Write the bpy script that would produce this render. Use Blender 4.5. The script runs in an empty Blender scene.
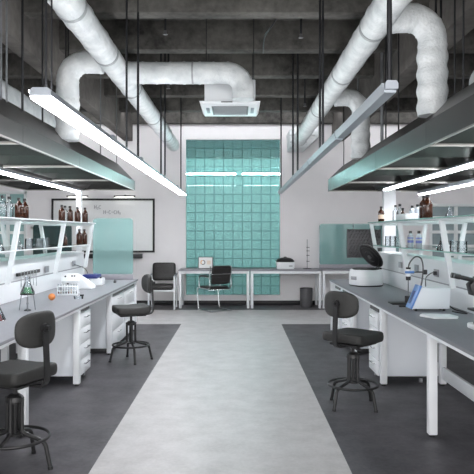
import bpy, bmesh, math, random
from mathutils import Vector, Matrix
random.seed(4)
S = bpy.context.scene
COL = S.collection
PI = math.pi

# ------------------------------------------------------------------ materials
def lin(c):
    return tuple(((v / 255.0) / 12.92 if v / 255.0 <= 0.04045 else ((v / 255.0 + 0.055) / 1.055) ** 2.4) for v in c) + (1.0,)

def nodes(name):
    m = bpy.data.materials.new(name)
    m.use_nodes = True
    nt = m.node_tree
    b = nt.nodes.get('Principled BSDF')
    return m, nt, b

def plain(name, rgb, rough=0.5, metal=0.0, var=0.06, scale=18.0, bump=0.0, spec=0.5):
    """one colour with a faint procedural mottling and an optional fine bump"""
    m, nt, b = nodes(name)
    c = lin(rgb)
    tc = nt.nodes.new('ShaderNodeTexCoord')
    nz = nt.nodes.new('ShaderNodeTexNoise')
    nz.inputs['Scale'].default_value = scale
    nz.inputs['Detail'].default_value = 4
    nt.links.new(tc.outputs['Object'], nz.inputs['Vector'])
    rp = nt.nodes.new('ShaderNodeValToRGB')
    rp.color_ramp.elements[0].position = 0.3
    rp.color_ramp.elements[1].position = 0.7
    rp.color_ramp.elements[0].color = tuple(v * (1 - var) for v in c[:3]) + (1,)
    rp.color_ramp.elements[1].color = tuple(min(1, v * (1 + var)) for v in c[:3]) + (1,)
    nt.links.new(nz.outputs['Fac'], rp.inputs['Fac'])
    nt.links.new(rp.outputs['Color'], b.inputs['Base Color'])
    b.inputs['Roughness'].default_value = rough
    b.inputs['Metallic'].default_value = metal
    b.inputs['Specular IOR Level'].default_value = spec
    if bump:
        bp = nt.nodes.new('ShaderNodeBump')
        bp.inputs['Strength'].default_value = bump
        bp.inputs['Distance'].default_value = 0.01
        nt.links.new(nz.outputs['Fac'], bp.inputs['Height'])
        nt.links.new(bp.outputs['Normal'], b.inputs['Normal'])
    return m

def concrete(name, c1, c2, rough=0.6, scale=1.3, bump=0.15, spec=0.3):
    m, nt, b = nodes(name)
    tc = nt.nodes.new('ShaderNodeTexCoord')
    n1 = nt.nodes.new('ShaderNodeTexNoise'); n1.inputs['Scale'].default_value = scale
    n1.inputs['Detail'].default_value = 9; n1.inputs['Roughness'].default_value = 0.68
    n2 = nt.nodes.new('ShaderNodeTexNoise'); n2.inputs['Scale'].default_value = scale * 9
    n2.inputs['Detail'].default_value = 6
    nt.links.new(tc.outputs['Object'], n1.inputs['Vector'])
    nt.links.new(tc.outputs['Object'], n2.inputs['Vector'])
    mx = nt.nodes.new('ShaderNodeMath'); mx.operation = 'MULTIPLY_ADD'
    mx.inputs[1].default_value = 0.35
    nt.links.new(n2.outputs['Fac'], mx.inputs[0])
    nt.links.new(n1.outputs['Fac'], mx.inputs[2])
    rp = nt.nodes.new('ShaderNodeValToRGB')
    rp.color_ramp.elements[0].position = 0.48; rp.color_ramp.elements[0].color = lin(c1)
    rp.color_ramp.elements[1].position = 0.84; rp.color_ramp.elements[1].color = lin(c2)
    nt.links.new(mx.outputs[0], rp.inputs['Fac'])
    nt.links.new(rp.outputs['Color'], b.inputs['Base Color'])
    b.inputs['Roughness'].default_value = rough
    b.inputs['Specular IOR Level'].default_value = spec
    bp = nt.nodes.new('ShaderNodeBump'); bp.inputs['Strength'].default_value = bump
    bp.inputs['Distance'].default_value = 0.01
    nt.links.new(mx.outputs[0], bp.inputs['Height'])
    nt.links.new(bp.outputs['Normal'], b.inputs['Normal'])
    return m

def emit(name, rgb, strength):
    m, nt, b = nodes(name)
    b.inputs['Base Color'].default_value = lin(rgb)
    b.inputs['Emission Color'].default_value = lin(rgb)
    b.inputs['Emission Strength'].default_value = strength
    return m

def glassy(name, tint, body=0.0, bodycol=(200, 220, 220), rough=0.05, fres=1.45, bump=0.0, bscale=8.0, gmax=1.0):
    """thin clear material: tinted see-through, fresnel gloss, optional milky body"""
    m = bpy.data.materials.new(name); m.use_nodes = True
    nt = m.node_tree; nt.nodes.clear()
    out = nt.nodes.new('ShaderNodeOutputMaterial')
    tr = nt.nodes.new('ShaderNodeBsdfTransparent'); tr.inputs['Color'].default_value = tuple(tint) + (1,)
    gl = nt.nodes.new('ShaderNodeBsdfGlossy'); gl.inputs['Roughness'].default_value = rough
    gl.inputs['Color'].default_value = (gmax, gmax, gmax, 1)
    df = nt.nodes.new('ShaderNodeBsdfDiffuse'); df.inputs['Color'].default_value = lin(bodycol)
    m1 = nt.nodes.new('ShaderNodeMixShader'); m1.inputs[0].default_value = body
    nt.links.new(tr.outputs[0], m1.inputs[1]); nt.links.new(df.outputs[0], m1.inputs[2])
    fr = nt.nodes.new('ShaderNodeFresnel'); fr.inputs['IOR'].default_value = fres
    m2 = nt.nodes.new('ShaderNodeMixShader')
    nt.links.new(fr.outputs[0], m2.inputs[0])
    nt.links.new(m1.outputs[0], m2.inputs[1]); nt.links.new(gl.outputs[0], m2.inputs[2])
    nt.links.new(m2.outputs[0], out.inputs['Surface'])
    if bump:
        tc = nt.nodes.new('ShaderNodeTexCoord')
        nz = nt.nodes.new('ShaderNodeTexNoise'); nz.inputs['Scale'].default_value = bscale
        nt.links.new(tc.outputs['Object'], nz.inputs['Vector'])
        bp = nt.nodes.new('ShaderNodeBump'); bp.inputs['Strength'].default_value = bump
        nt.links.new(nz.outputs['Fac'], bp.inputs['Height'])
        nt.links.new(bp.outputs['Normal'], gl.inputs['Normal'])
    return m

def duct_mat():
    """grey-white wrap: wound rings of tape and crumples"""
    m, nt, b = nodes('duct_wrap')
    tc = nt.nodes.new('ShaderNodeTexCoord')
    nz = nt.nodes.new('ShaderNodeTexNoise'); nz.inputs['Scale'].default_value = 7
    nz.inputs['Detail'].default_value = 8
    n2 = nt.nodes.new('ShaderNodeTexNoise'); n2.inputs['Scale'].default_value = 48
    nt.links.new(tc.outputs['Object'], nz.inputs['Vector'])
    nt.links.new(tc.outputs['Object'], n2.inputs['Vector'])
    rp = nt.nodes.new('ShaderNodeValToRGB')
    rp.color_ramp.elements[0].position = 0.35; rp.color_ramp.elements[0].color = lin((200, 205, 207))
    rp.color_ramp.elements[1].position = 0.7; rp.color_ramp.elements[1].color = lin((228, 231, 232))
    nt.links.new(nz.outputs['Fac'], rp.inputs['Fac'])
    nt.links.new(rp.outputs['Color'], b.inputs['Base Color'])
    b.inputs['Roughness'].default_value = 0.5
    ad = nt.nodes.new('ShaderNodeMath'); ad.operation = 'MULTIPLY_ADD'; ad.inputs[1].default_value = 0.5
    nt.links.new(n2.outputs['Fac'], ad.inputs[0]); nt.links.new(nz.outputs['Fac'], ad.inputs[2])
    bp = nt.nodes.new('ShaderNodeBump'); bp.inputs['Strength'].default_value = 0.5
    bp.inputs['Distance'].default_value = 0.03
    nt.links.new(ad.outputs[0], bp.inputs['Height']); nt.links.new(bp.outputs['Normal'], b.inputs['Normal'])
    return m

M = {
    'wall': plain('white_wall_paint', (232, 230, 231), 0.7, var=0.02, scale=3),
    'floor_dark': concrete('dark_grey_floor', (54, 53, 56), (90, 88, 92), 0.45, 3.6, 0.05, 0.35),
    'floor_light': concrete('pale_grey_floor', (166, 164, 164), (188, 186, 186), 0.42, 4.5, 0.04, 0.4),
    'ceil': concrete('dark_concrete', (54, 53, 52), (106, 104, 100), 0.85, 1.6, 0.3, 0.2),
    'girder': concrete('brown_grey_concrete', (84, 81, 78), (122, 118, 114), 0.8, 1.2, 0.2, 0.2),
    'black': plain('black_plastic', (22, 22, 24), 0.45, var=0.1),
    'baseboard': plain('black_baseboard', (26, 26, 28), 0.5, var=0.1),
    'white': plain('white_powder_coat', (226, 229, 232), 0.35, var=0.015, scale=5),
    'panel': plain('pale_blue_grey_laminate', (232, 237, 243), 0.4, var=0.015, scale=4),
    'worktop': plain('grey_worktop', (142, 142, 148), 0.42, var=0.05, scale=30),
    'worktop_r': plain('slate_grey_worktop', (120, 121, 127), 0.42, var=0.05, scale=30),
    'worktop_edge': plain('grey_worktop_edge', (150, 149, 156), 0.45, var=0.03),
    'hood': plain('brushed_dark_steel', (70, 68, 66), 0.36, 0.6, var=0.08, scale=6),
    'hood_in': plain('dark_hood_lining', (68, 68, 66), 0.45, 0.5, var=0.1, scale=5),
    'hood_rim': plain('steel_edge', (168, 166, 162), 0.35, 0.6, var=0.05),
    'rod': plain('dark_steel_rod', (44, 45, 48), 0.4, 0.5, var=0.1),
    'rod_grey': plain('zinc_rod', (120, 123, 126), 0.4, 0.5, var=0.1),
    'alu': plain('satin_aluminium', (150, 156, 164), 0.4, 0.35, var=0.04),
    'chrome': plain('chrome', (205, 208, 210), 0.12, 1.0, var=0.01),
    'duct': duct_mat(),
    'tape': plain('duct_tape', (156, 160, 162), 0.4, 0.2, var=0.06),
    'seat': plain('charcoal_upholstery', (40, 40, 39), 0.6, var=0.12, scale=40, bump=0.1),
    'stool_metal': plain('charcoal_paint', (30, 30, 31), 0.45, var=0.06),
    'leather': plain('black_leather', (36, 34, 33), 0.45, var=0.12, scale=30, bump=0.1),
    'dark': plain('dark_plastic', (36, 36, 38), 0.4, var=0.08),
    'grey': plain('grey_plastic', (150, 152, 156), 0.45, var=0.04),
    'blue': plain('blue_plastic', (84, 130, 196), 0.35, var=0.05),
    'deepblue': plain('deep_blue_plastic', (42, 52, 122), 0.35, var=0.05),
    'brown_glass': glassy('amber_glass', (0.16, 0.055, 0.025), 0.72, (66, 36, 22), 0.06, 1.5),
    'clear': glassy('clear_glass', (0.93, 0.95, 0.96), 0.07, (190, 200, 208), 0.04, 1.45),
    'frost': glassy('frosted_plastic', (0.8, 0.85, 0.9), 0.55, (208, 216, 224), 0.3, 1.4),
    'shelf_glass': glassy('green_tinted_shelf_glass', (0.86, 0.95, 0.93), 0.12, (196, 226, 220), 0.03, 1.45, gmax=0.7),
    'shelf_edge': plain('green_glass_edge', (150, 190, 182), 0.2, var=0.05),
    'screen_glass': glassy('teal_screen_glass', (0.68, 0.85, 0.845), 0.34, (172, 208, 206), 0.08, 1.35, gmax=0.6),
    'dark_screen': glassy('deep_green_glass', (0.16, 0.27, 0.27), 0.35, (36, 66, 66), 0.05, 1.4),
    'block': glassy('teal_glass_block', (0.63, 0.83, 0.83), 0.36, (140, 188, 186), 0.25, 1.25, 0.2, 14.0, gmax=0.2),
    'grout': glassy('teal_block_joint', (0.6, 0.8, 0.79), 0.5, (120, 180, 176), 0.3, 1.3),
    'lamp': emit('lit_diffuser', (250, 251, 255), 16.0),
    'lamp_hood': emit('lit_strip_diffuser', (250, 251, 255), 17.0),
    'added_wash': emit('added_wash_glow', (250, 251, 255), 10.5),  # glow of the added strip that lifts the far wall
    'lamp_small': emit('board_lamp_lens', (255, 252, 244), 4.0),
    'tube': emit('lit_corridor_tube', (250, 255, 255), 190.0),
    'opal': plain('unlit_opal_diffuser', (176, 184, 192), 0.4, var=0.02),
    'green': plain('green_liquid', (64, 150, 92), 0.3, var=0.1),
    'red': plain('red_liquid', (120, 26, 26), 0.25, var=0.15),
    'orange': plain('orange_peel', (208, 128, 68), 0.5, var=0.08, scale=60, bump=0.2),
    'ink': plain('grey_marker_ink', (112, 112, 122), 0.6),
    'board': plain('whiteboard_enamel', (228, 230, 230), 0.25, var=0.01),
    'paper': plain('white_paper', (232, 232, 230), 0.7, var=0.01),
    'label': plain('cream_label', (220, 196, 176), 0.6, var=0.05),
    'bluelabel': plain('blue_label', (98, 108, 176), 0.5, var=0.08),
    'pewter': plain('pewter_plastic', (92, 92, 94), 0.4, 0.2, var=0.06),
    'amber': plain('chart_orange', (214, 156, 72), 0.6),
    'chartgrey': plain('chart_grey', (120, 120, 122), 0.6),
    'corridor': plain('corridor_paint', (214, 222, 220), 0.7, var=0.03, scale=3),
    'window_white': plain('white_window_frame', (226, 230, 230), 0.4, var=0.02),
    'win_grey': glassy('grey_window_glass', (0.25, 0.28, 0.29), 0.6, (150, 166, 170), 0.05, 1.45),
    'win_teal': glassy('teal_window_glass', (0.26, 0.33, 0.33), 0.6, (160, 196, 194), 0.05, 1.45),
}

# ------------------------------------------------------------------ mesh builder
class MB:
    def __init__(self):
        self.bm = bmesh.new()

    def _hull(self, vs, faces):
        v = [self.bm.verts.new(p) for p in vs]
        fs = []
        for f in faces:
            try:
                fs.append(self.bm.faces.new([v[i] for i in f]))
            except ValueError:
                pass
        return v, fs

    def box(self, x0, x1, y0, y1, z0, z1, bev=0.0, mat=None, seg=2):
        x0, x1 = min(x0, x1), max(x0, x1)
        vs = [(x0, y0, z0), (x1, y0, z0), (x1, y1, z0), (x0, y1, z0), (x0, y0, z1), (x1, y0, z1), (x1, y1, z1), (x0, y1, z1)]
        if mat is not None:
            vs = [mat @ Vector(p) for p in vs]
        v, fs = self._hull(vs, [(3, 2, 1, 0), (4, 5, 6, 7), (0, 1, 5, 4), (1, 2, 6, 5), (2, 3, 7, 6), (3, 0, 4, 7)])
        if bev:
            es = {e for f in fs for e in f.edges}
            bmesh.ops.bevel(self.bm, geom=list(es), offset=bev, segments=seg, profile=0.5, affect='EDGES')
        return self

    def prism(self, poly, d, bev=0.0, bseg=2):
        """poly: list of 3-D points (planar), extruded by vector d"""
        n = len(poly); d = Vector(d)
        vs = [Vector(p) for p in poly] + [Vector(p) + d for p in poly]
        fc = [tuple(reversed(range(n))), tuple(range(n, 2 * n))] + [(i, (i + 1) % n, n + (i + 1) % n, n + i) for i in range(n)]
        v, fs = self._hull(vs, fc)
        bmesh.ops.recalc_face_normals(self.bm, faces=fs)
        if bev:
            es = {e for f in fs[:2] for e in f.edges}
            bmesh.ops.bevel(self.bm, geom=list(es), offset=bev, segments=bseg, profile=0.5, affect='EDGES')
        return self

    def poly(self, vs, faces):
        self._hull(vs, faces)
        return self

    def tube(self, pts, r, seg=10, closed=False, caps=True):
        pts = [Vector(p) for p in pts]
        n = len(pts)
        rs = r if isinstance(r, (list, tuple)) else [r] * n
        tang = []
        for i in range(n):
            if closed:
                t = pts[(i + 1) % n] - pts[i - 1]
            else:
                t = pts[min(i + 1, n - 1)] - pts[max(i - 1, 0)]
            tang.append(t.normalized() if t.length > 1e-9 else Vector((0, 0, 1)))
        up = Vector((0, 0, 1)) if abs(tang[0].z) < 0.9 else Vector((1, 0, 0))
        a = tang[0].cross(up).normalized()
        rings = []
        for i in range(n):
            t = tang[i]
            a = (a - t * a.dot(t))
            if a.length < 1e-6:
                a = t.orthogonal()
            a.normalize()
            b = t.cross(a)
            rings.append([self.bm.verts.new(pts[i] + (a * math.cos(2 * PI * k / seg) + b * math.sin(2 * PI * k / seg)) * rs[i]) for k in range(seg)])
        m = n if closed else n - 1
        for i in range(m):
            r0, r1 = rings[i], rings[(i + 1) % n]
            for k in range(seg):
                self.bm.faces.new((r0[k], r0[(k + 1) % seg], r1[(k + 1) % seg], r1[k]))
        if not closed and caps:
            self.bm.faces.new(list(reversed(rings[0]))); self.bm.faces.new(rings[-1])
        return self

    def cyl(self, p0, p1, r, seg=16, r2=None):
        return self.tube([p0, p1], [r, r if r2 is None else r2], seg)

    def lathe(self, prof, c=(0, 0, 0), seg=24):
        c = Vector(c)
        rings = []
        for (r, z) in prof:
            if r < 1e-6:
                rings.append([self.bm.verts.new(c + Vector((0, 0, z)))])
            else:
                rings.append([self.bm.verts.new(c + Vector((r * math.cos(2 * PI * k / seg), r * math.sin(2 * PI * k / seg), z))) for k in range(seg)])
        for a, b in zip(rings[:-1], rings[1:]):
            for k in range(seg):
                q = (k + 1) % seg
                if len(a) == 1 and len(b) == 1: continue
                if len(a) == 1: self.bm.faces.new((a[0], b[k], b[q]))
                elif len(b) == 1: self.bm.faces.new((a[k], a[q], b[0]))
                else: self.bm.faces.new((a[k], a[q], b[q], b[k]))
        return self

    def cushion(self, w, h, t, n=4.0, fn=None, pw=6.0, R=7, seg=40):
        """pillowed plate in the local XY plane; fn maps (x, y, z) to its place"""
        fn = fn or (lambda x, y, z: (x, y, z))
        rho = [1 - (1 - i / R) ** 1.9 for i in range(R + 1)]
        def P(rh, k, sg):
            th = 2 * PI * k / seg
            c, s = math.cos(th), math.sin(th)
            x = math.copysign(abs(c) ** (2 / n), c) * w / 2 * rh
            y = math.copysign(abs(s) ** (2 / n), s) * h / 2 * rh
            z = sg * t / 2 * max(0.0, 1 - rh ** pw) ** 0.5
            return fn(x, y, z)
        rim = [self.bm.verts.new(P(1, k, 1)) for k in range(seg)]
        for sg in (1, -1):
            rings = [[self.bm.verts.new(P(0, 0, sg))]]
            for i in range(1, R):
                rings.append([self.bm.verts.new(P(rho[i], k, sg)) for k in range(seg)])
            rings.append(rim)
            for a, b in zip(rings[:-1], rings[1:]):
                for k in range(seg):
                    q = (k + 1) % seg
                    f = (a[0], b[k], b[q]) if len(a) == 1 else (a[k], b[k], b[q], a[q])
                    self.bm.faces.new(f if sg > 0 else tuple(reversed(f)))
        return self

    def build(self, name, mats, parent=None, smooth=35):
        bmesh.ops.recalc_face_normals(self.bm, faces=self.bm.faces[:])
        me = bpy.data.meshes.new(name)
        self.bm.to_mesh(me); self.bm.free()
        for m in (mats if isinstance(mats, (list, tuple)) else [mats]):
            me.materials.append(m)
        if smooth:
            me.polygons.foreach_set('use_smooth', [True] * len(me.polygons))
            me.set_sharp_from_angle(angle=math.radians(smooth))
        o = bpy.data.objects.new(name, me)
        COL.objects.link(o)
        if parent is not None:
            o.parent = parent
        return o

def tag(o, label, cat=None, group=None, kind=None):
    o['label'] = label
    if cat: o['category'] = cat
    if group: o['group'] = group
    if kind: o['kind'] = kind
    return o

def thing(name, label, cat, loc=(0, 0, 0), rz=0.0, group=None):
    o = bpy.data.objects.new(name, None)
    COL.objects.link(o)
    o.empty_display_size = 0.1
    o.location = loc; o.rotation_euler = (0, 0, rz)
    return tag(o, label, cat, group)

def wpart(mb, name, mat, root, smooth=35):
    """a part whose shape was laid out in world coordinates, under an unrotated root"""
    o = mb.build(name, mat, root, smooth)
    o.location = -Vector(root.location)
    return o

def struct(o, label, cat='room'):
    return tag(o, label, cat, kind='structure')

def dup(root, loc, rz=None, label=None, group=None):
    r = root.copy(); COL.objects.link(r); r.location = loc
    if rz is not None: r.rotation_euler = (0, 0, rz)
    if label: r['label'] = label
    if group: r['group'] = group
    for ch in list(root.children):
        c = ch.copy(); COL.objects.link(c); c.parent = r
        for g in list(ch.children):
            d = g.copy(); COL.objects.link(d); d.parent = c
    return r

def arc(c, a, b, r, t0, t1, n):
    """points of a circular arc in the plane of unit vectors a, b"""
    c, a, b = Vector(c), Vector(a), Vector(b)
    return [c + (a * math.cos(t0 + (t1 - t0) * i / n) + b * math.sin(t0 + (t1 - t0) * i / n)) * r for i in range(n + 1)]

def smoothpath(pts, n=8):
    pts = [Vector(p) for p in pts]
    P = [pts[0] * 2 - pts[1]] + pts + [pts[-1] * 2 - pts[-2]]
    out = []
    for i in range(1, len(P) - 2):
        p0, p1, p2, p3 = P[i - 1], P[i], P[i + 1], P[i + 2]
        for k in range(n):
            t = k / n
            out.append(0.5 * ((2 * p1) + (p2 - p0) * t + (2 * p0 - 5 * p1 + 4 * p2 - p3) * t * t + (3 * p1 - p0 - 3 * p2 + p3) * t ** 3))
    out.append(pts[-1])
    return out

def rrect(cx, cz, w, h, r, y, n=5):
    pts = []
    for (sx, sz, t) in ((1, 1, 0), (-1, 1, PI / 2), (-1, -1, PI), (1, -1, 1.5 * PI)):
        for i in range(n + 1):
            th = t + PI / 2 * i / n
            pts.append((cx + sx * (w / 2 - r) + r * math.cos(th), y, cz + sz * (h / 2 - r) + r * math.sin(th)))
    return pts

# ------------------------------------------------------------------ the room
YF, ZC, HW = 12.9, 4.1, 5.4          # far wall, slab height, half width
Y0 = -3.5

def grid_floor():
    xs = [-HW, -0.93, 0.71, HW]; ys = [Y0, 10.16, 12.0, YF + 0.0]
    m = MB()
    for i in range(3):
        for j in range(3):
            light = (j == 1) or (j == 0 and i == 1)
            v = [m.bm.verts.new(p) for p in ((xs[i], ys[j], 0), (xs[i + 1], ys[j], 0), (xs[i + 1], ys[j + 1], 0), (xs[i], ys[j + 1], 0))]
            f = m.bm.faces.new(v); f.material_index = 1 if light else 0
    bmesh.ops.remove_doubles(m.bm, verts=m.bm.verts[:], dist=1e-5)
    return m
struct(grid_floor().build('floor', [M['floor_dark'], M['floor_light']], smooth=0), 'dark grey floor with a pale walkway down the middle', 'floor')

GX0, GX1, GZ0, GZ1 = -1.085, 0.875, 0.2, 3.435      # glass block opening
W2 = (3.98, 5.1, 0.92, 2.10)                        # window right: x0,x1,z0,z1
W3 = (-5.2, -4.39, 0.92, 2.36)
W4 = (-4.3, -3.95, 0.92, 1.62)
def wall_with_holes(holes, x0, x1, z0, z1, y0, y1):
    m = MB()
    xs = sorted({x0, x1} | {h[0] for h in holes} | {h[1] for h in holes})
    for a, b in zip(xs[:-1], xs[1:]):
        cuts = sorted([(h[2], h[3]) for h in holes if h[0] <= a + 1e-6 and h[1] >= b - 1e-6])
        z = z0
        for (c, d) in cuts:
            if c > z: m.box(a, b, y0, y1, z, c)
            z = d
        if z < z1: m.box(a, b, y0, y1, z, z1)
    return m
struct(wall_with_holes([(GX0, GX1, GZ0, GZ1), W2, W3, W4], -HW, HW, 0, ZC, YF, YF + 0.16).build('wall_far', M['wall'], smooth=0),
       'white painted far wall around the teal glass blocks', 'wall')
struct(MB().box(-HW - 0.15, -HW, Y0, YF + 0.16, 0, ZC).build('wall_left', M['wall'], smooth=0), 'white side wall beyond the left island', 'wall')
struct(MB().box(HW, HW + 0.15, Y0, YF + 0.16, 0, ZC).build('wall_right', M['wall'], smooth=0), 'white side wall beyond the right island', 'wall')
struct(MB().box(-HW, HW, Y0, YF, ZC, ZC + 0.2).build('ceiling', M['ceil'], smooth=0), 'dark raw concrete ceiling slab', 'ceiling')
k = 1
for i in range(13):
    yb = YF - 0.03 - 1.27 * i
    o = MB().box(-HW, HW, yb - 0.19, yb, 3.745, ZC + 0.02, 0.012).build('trim_%d' % k, M['ceil'])
    struct(o, 'dark concrete cross beam under the ceiling, number %d counted from the far wall' % (i + 1), 'beam'); k += 1
for (x0, x1, s) in ((-2.37, -2.19, 'left'), (1.95, 2.2, 'right')):
    o = MB().box(x0, x1, Y0, YF, 3.40, ZC, 0.01).build('trim_%d' % k, M['girder'])
    struct(o, 'brown grey concrete girder running over the %s island' % s, 'beam'); k += 1
struct(MB().box(-HW, HW, YF - 0.02, YF, 0, 0.085, 0.003).build('baseboard_far', M['baseboard']), 'black baseboard along the foot of the far wall', 'baseboard')

# glass block wall with the corridor behind it
w1 = bpy.data.objects.new('window_1', None); COL.objects.link(w1); w1.location = (0, YF, 0)
struct(w1, 'tall teal glass block window in the far wall', 'window')
NC, NR = 10, 17
bw, bh = (GX1 - GX0) / NC, (GZ1 - GZ0) / NR
m = MB()
for i in range(NC):
    for j in range(NR):
        x, z = GX0 + bw * i, GZ0 + bh * j
        g, c = 0.0015, 0.006
        a = [(x + g, YF + 0.035, z + g), (x + bw - g, YF + 0.035, z + g), (x + bw - g, YF + 0.035, z + bh - g), (x + g, YF + 0.035, z + bh - g)]
        b = [(x + g + c, YF + 0.02, z + g + c), (x + bw - g - c, YF + 0.02, z + g + c), (x + bw - g - c, YF + 0.02, z + bh - g - c), (x + g + c, YF + 0.02, z + bh - g - c)]
        d = [(p[0], YF + 0.1, p[2]) for p in a]
        m.poly(a + b + d, [(4, 5, 6, 7), (0, 1, 5, 4), (1, 2, 6, 5), (2, 3, 7, 6), (3, 0, 4, 7), (8, 11, 10, 9)])
wpart(m, 'panes', M['block'], w1, 0)
m = MB()
for i in range(NC + 1):
    m.box(GX0 + bw * i - 0.0025, GX0 + bw * i + 0.0025, YF + 0.04, YF + 0.09, GZ0, GZ1)
for j in range(NR + 1):
    m.box(GX0, GX1, YF + 0.045, YF + 0.085, GZ0 + bh * j - 0.0025, GZ0 + bh * j + 0.0025)
wpart(m, 'joints', M['grout'], w1, 0)
YB = 15.2
struct(MB().box(-2.2, 2.0, YB, YB + 0.1, 0, 3.6).build('wall_corridor', M['corridor'], smooth=0), 'pale wall of the corridor behind the glass blocks', 'wall')
struct(MB().box(-2.2, 2.0, YF + 0.16, YB, -0.02, 0).build('floor_corridor', M['floor_light'], smooth=0), 'pale corridor floor behind the glass blocks', 'floor')
struct(MB().box(-2.2, 2.0, YF + 0.16, YB, 3.3, 3.7).build('ceiling_corridor', M['ceil'], smooth=0), 'dark corridor ceiling behind the glass blocks', 'ceiling')
struct(MB().box(-2.25, -2.2, YF + 0.16, YB, 0, 3.6).build('wall_corridor_left', M['corridor'], smooth=0), 'left end wall of the corridor behind the glass blocks', 'wall')
struct(MB().box(2.0, 2.05, YF + 0.16, YB, 0, 3.6).build('wall_corridor_right', M['corridor'], smooth=0), 'right end wall of the corridor behind the glass blocks', 'wall')
for (x0, x1, s) in ((-1.2, -0.05, 'left'), (0.1, 1.1, 'right')):
    t = thing('fluorescent_tube', 'lit fluorescent tube seen through the glass blocks, the %s one of two' % s, 'light', ((x0 + x1) / 2, 13.3, 2.77), 0, 'corridor tubes behind the glass blocks')
    wpart(MB().cyl((x0, 13.3, 2.755), (x1, 13.3, 2.755), 0.011), 'tube', M['tube'], t)
    m = MB().box(x0 - 0.02, x1 + 0.02, 13.275, 13.325, 2.78, 2.81, 0.004)
    for x in (x0 + 0.15, x1 - 0.15): m.cyl((x, 13.3, 2.80), (x, 13.3, 3.3), 0.006, 8)
    wpart(m, 'housing', M['grey'], t)
def window_frame(idx, box, label, glass, nx, nz):
    x0, x1, z0, z1 = box
    m = MB(); f = 0.06
    for x in (x0, x1 - f): m.box(x, x + f, YF - 0.02, YF + 0.1, z0, z1, 0.006)
    for z in (z0, z1 - f): m.box(x0, x1, YF - 0.02, YF + 0.1, z, z + f, 0.006)
    for i in range(1, nx): 
        xm = x0 + (x1 - x0) * i / nx; m.box(xm - 0.035, xm + 0.035, YF, YF + 0.08, z0, z1, 0.005)
    for i in range(1, nz):
        zm = z0 + (z1 - z0) * i / nz; m.box(x0, x1, YF + 0.005, YF + 0.075, zm - 0.03, zm + 0.03, 0.005)
    o = m.build('window_%d' % idx, M['window_white'])
    struct(o, label, 'window')
    MB().box(x0 + 0.01, x1 - 0.01, YF + 0.04, YF + 0.05, z0 + 0.01, z1 - 0.01).build('pane', glass, o, 0)
window_frame(2, W2, 'white framed grey window behind the right reagent rack', M['win_grey'], 2, 4)
window_frame(3, W3, 'tall teal window at the left corner of the far wall', M['win_teal'], 2, 5)
window_frame(4, W4, 'narrow teal window left of the whiteboard', M['win_teal'], 1, 3)

# ------------------------------------------------------------------ far desks
def desk(x0, x1, label):
    t = thing('desk', label, 'desk', ((x0 + x1) / 2, 12.6, 0), 0, 'desks along the far wall')
    y0, y1 = 12.25, 12.87
    wpart(MB().box(x0, x1, y0, y1, 0.735, 0.765, 0.004), 'desktop', M['worktop'], t)
    m = MB().box(x0 + 0.01, x1 - 0.01, y0 + 0.01, y0 + 0.05, 0.685, 0.734, 0.003)
    m.box(x0 + 0.01, x1 - 0.01, y1 - 0.05, y1 - 0.01, 0.685, 0.734, 0.003)
    for x in (x0 + 0.01, x1 - 0.05): m.box(x, x + 0.04, y0 + 0.051, y1 - 0.051, 0.685, 0.734, 0.003)
    wpart(m, 'frame', M['white'], t)
    for x in (x0 + 0.01, x1 - 0.06):
        for y in (y0 + 0.01, y1 - 0.06):
            wpart(MB().box(x, x + 0.05, y, y + 0.05, 0.0, 0.685, 0.004), 'leg', M['white'], t)
desk(-1.18, 0.235, 'white grey-topped desk with the framed chart and the cantilever chair')
desk(0.245, 1.655, 'white grey-topped desk with the wastebasket under it')
desk(1.665, 3.45, 'white grey-topped desk under the teal glass screen at the right')

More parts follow.
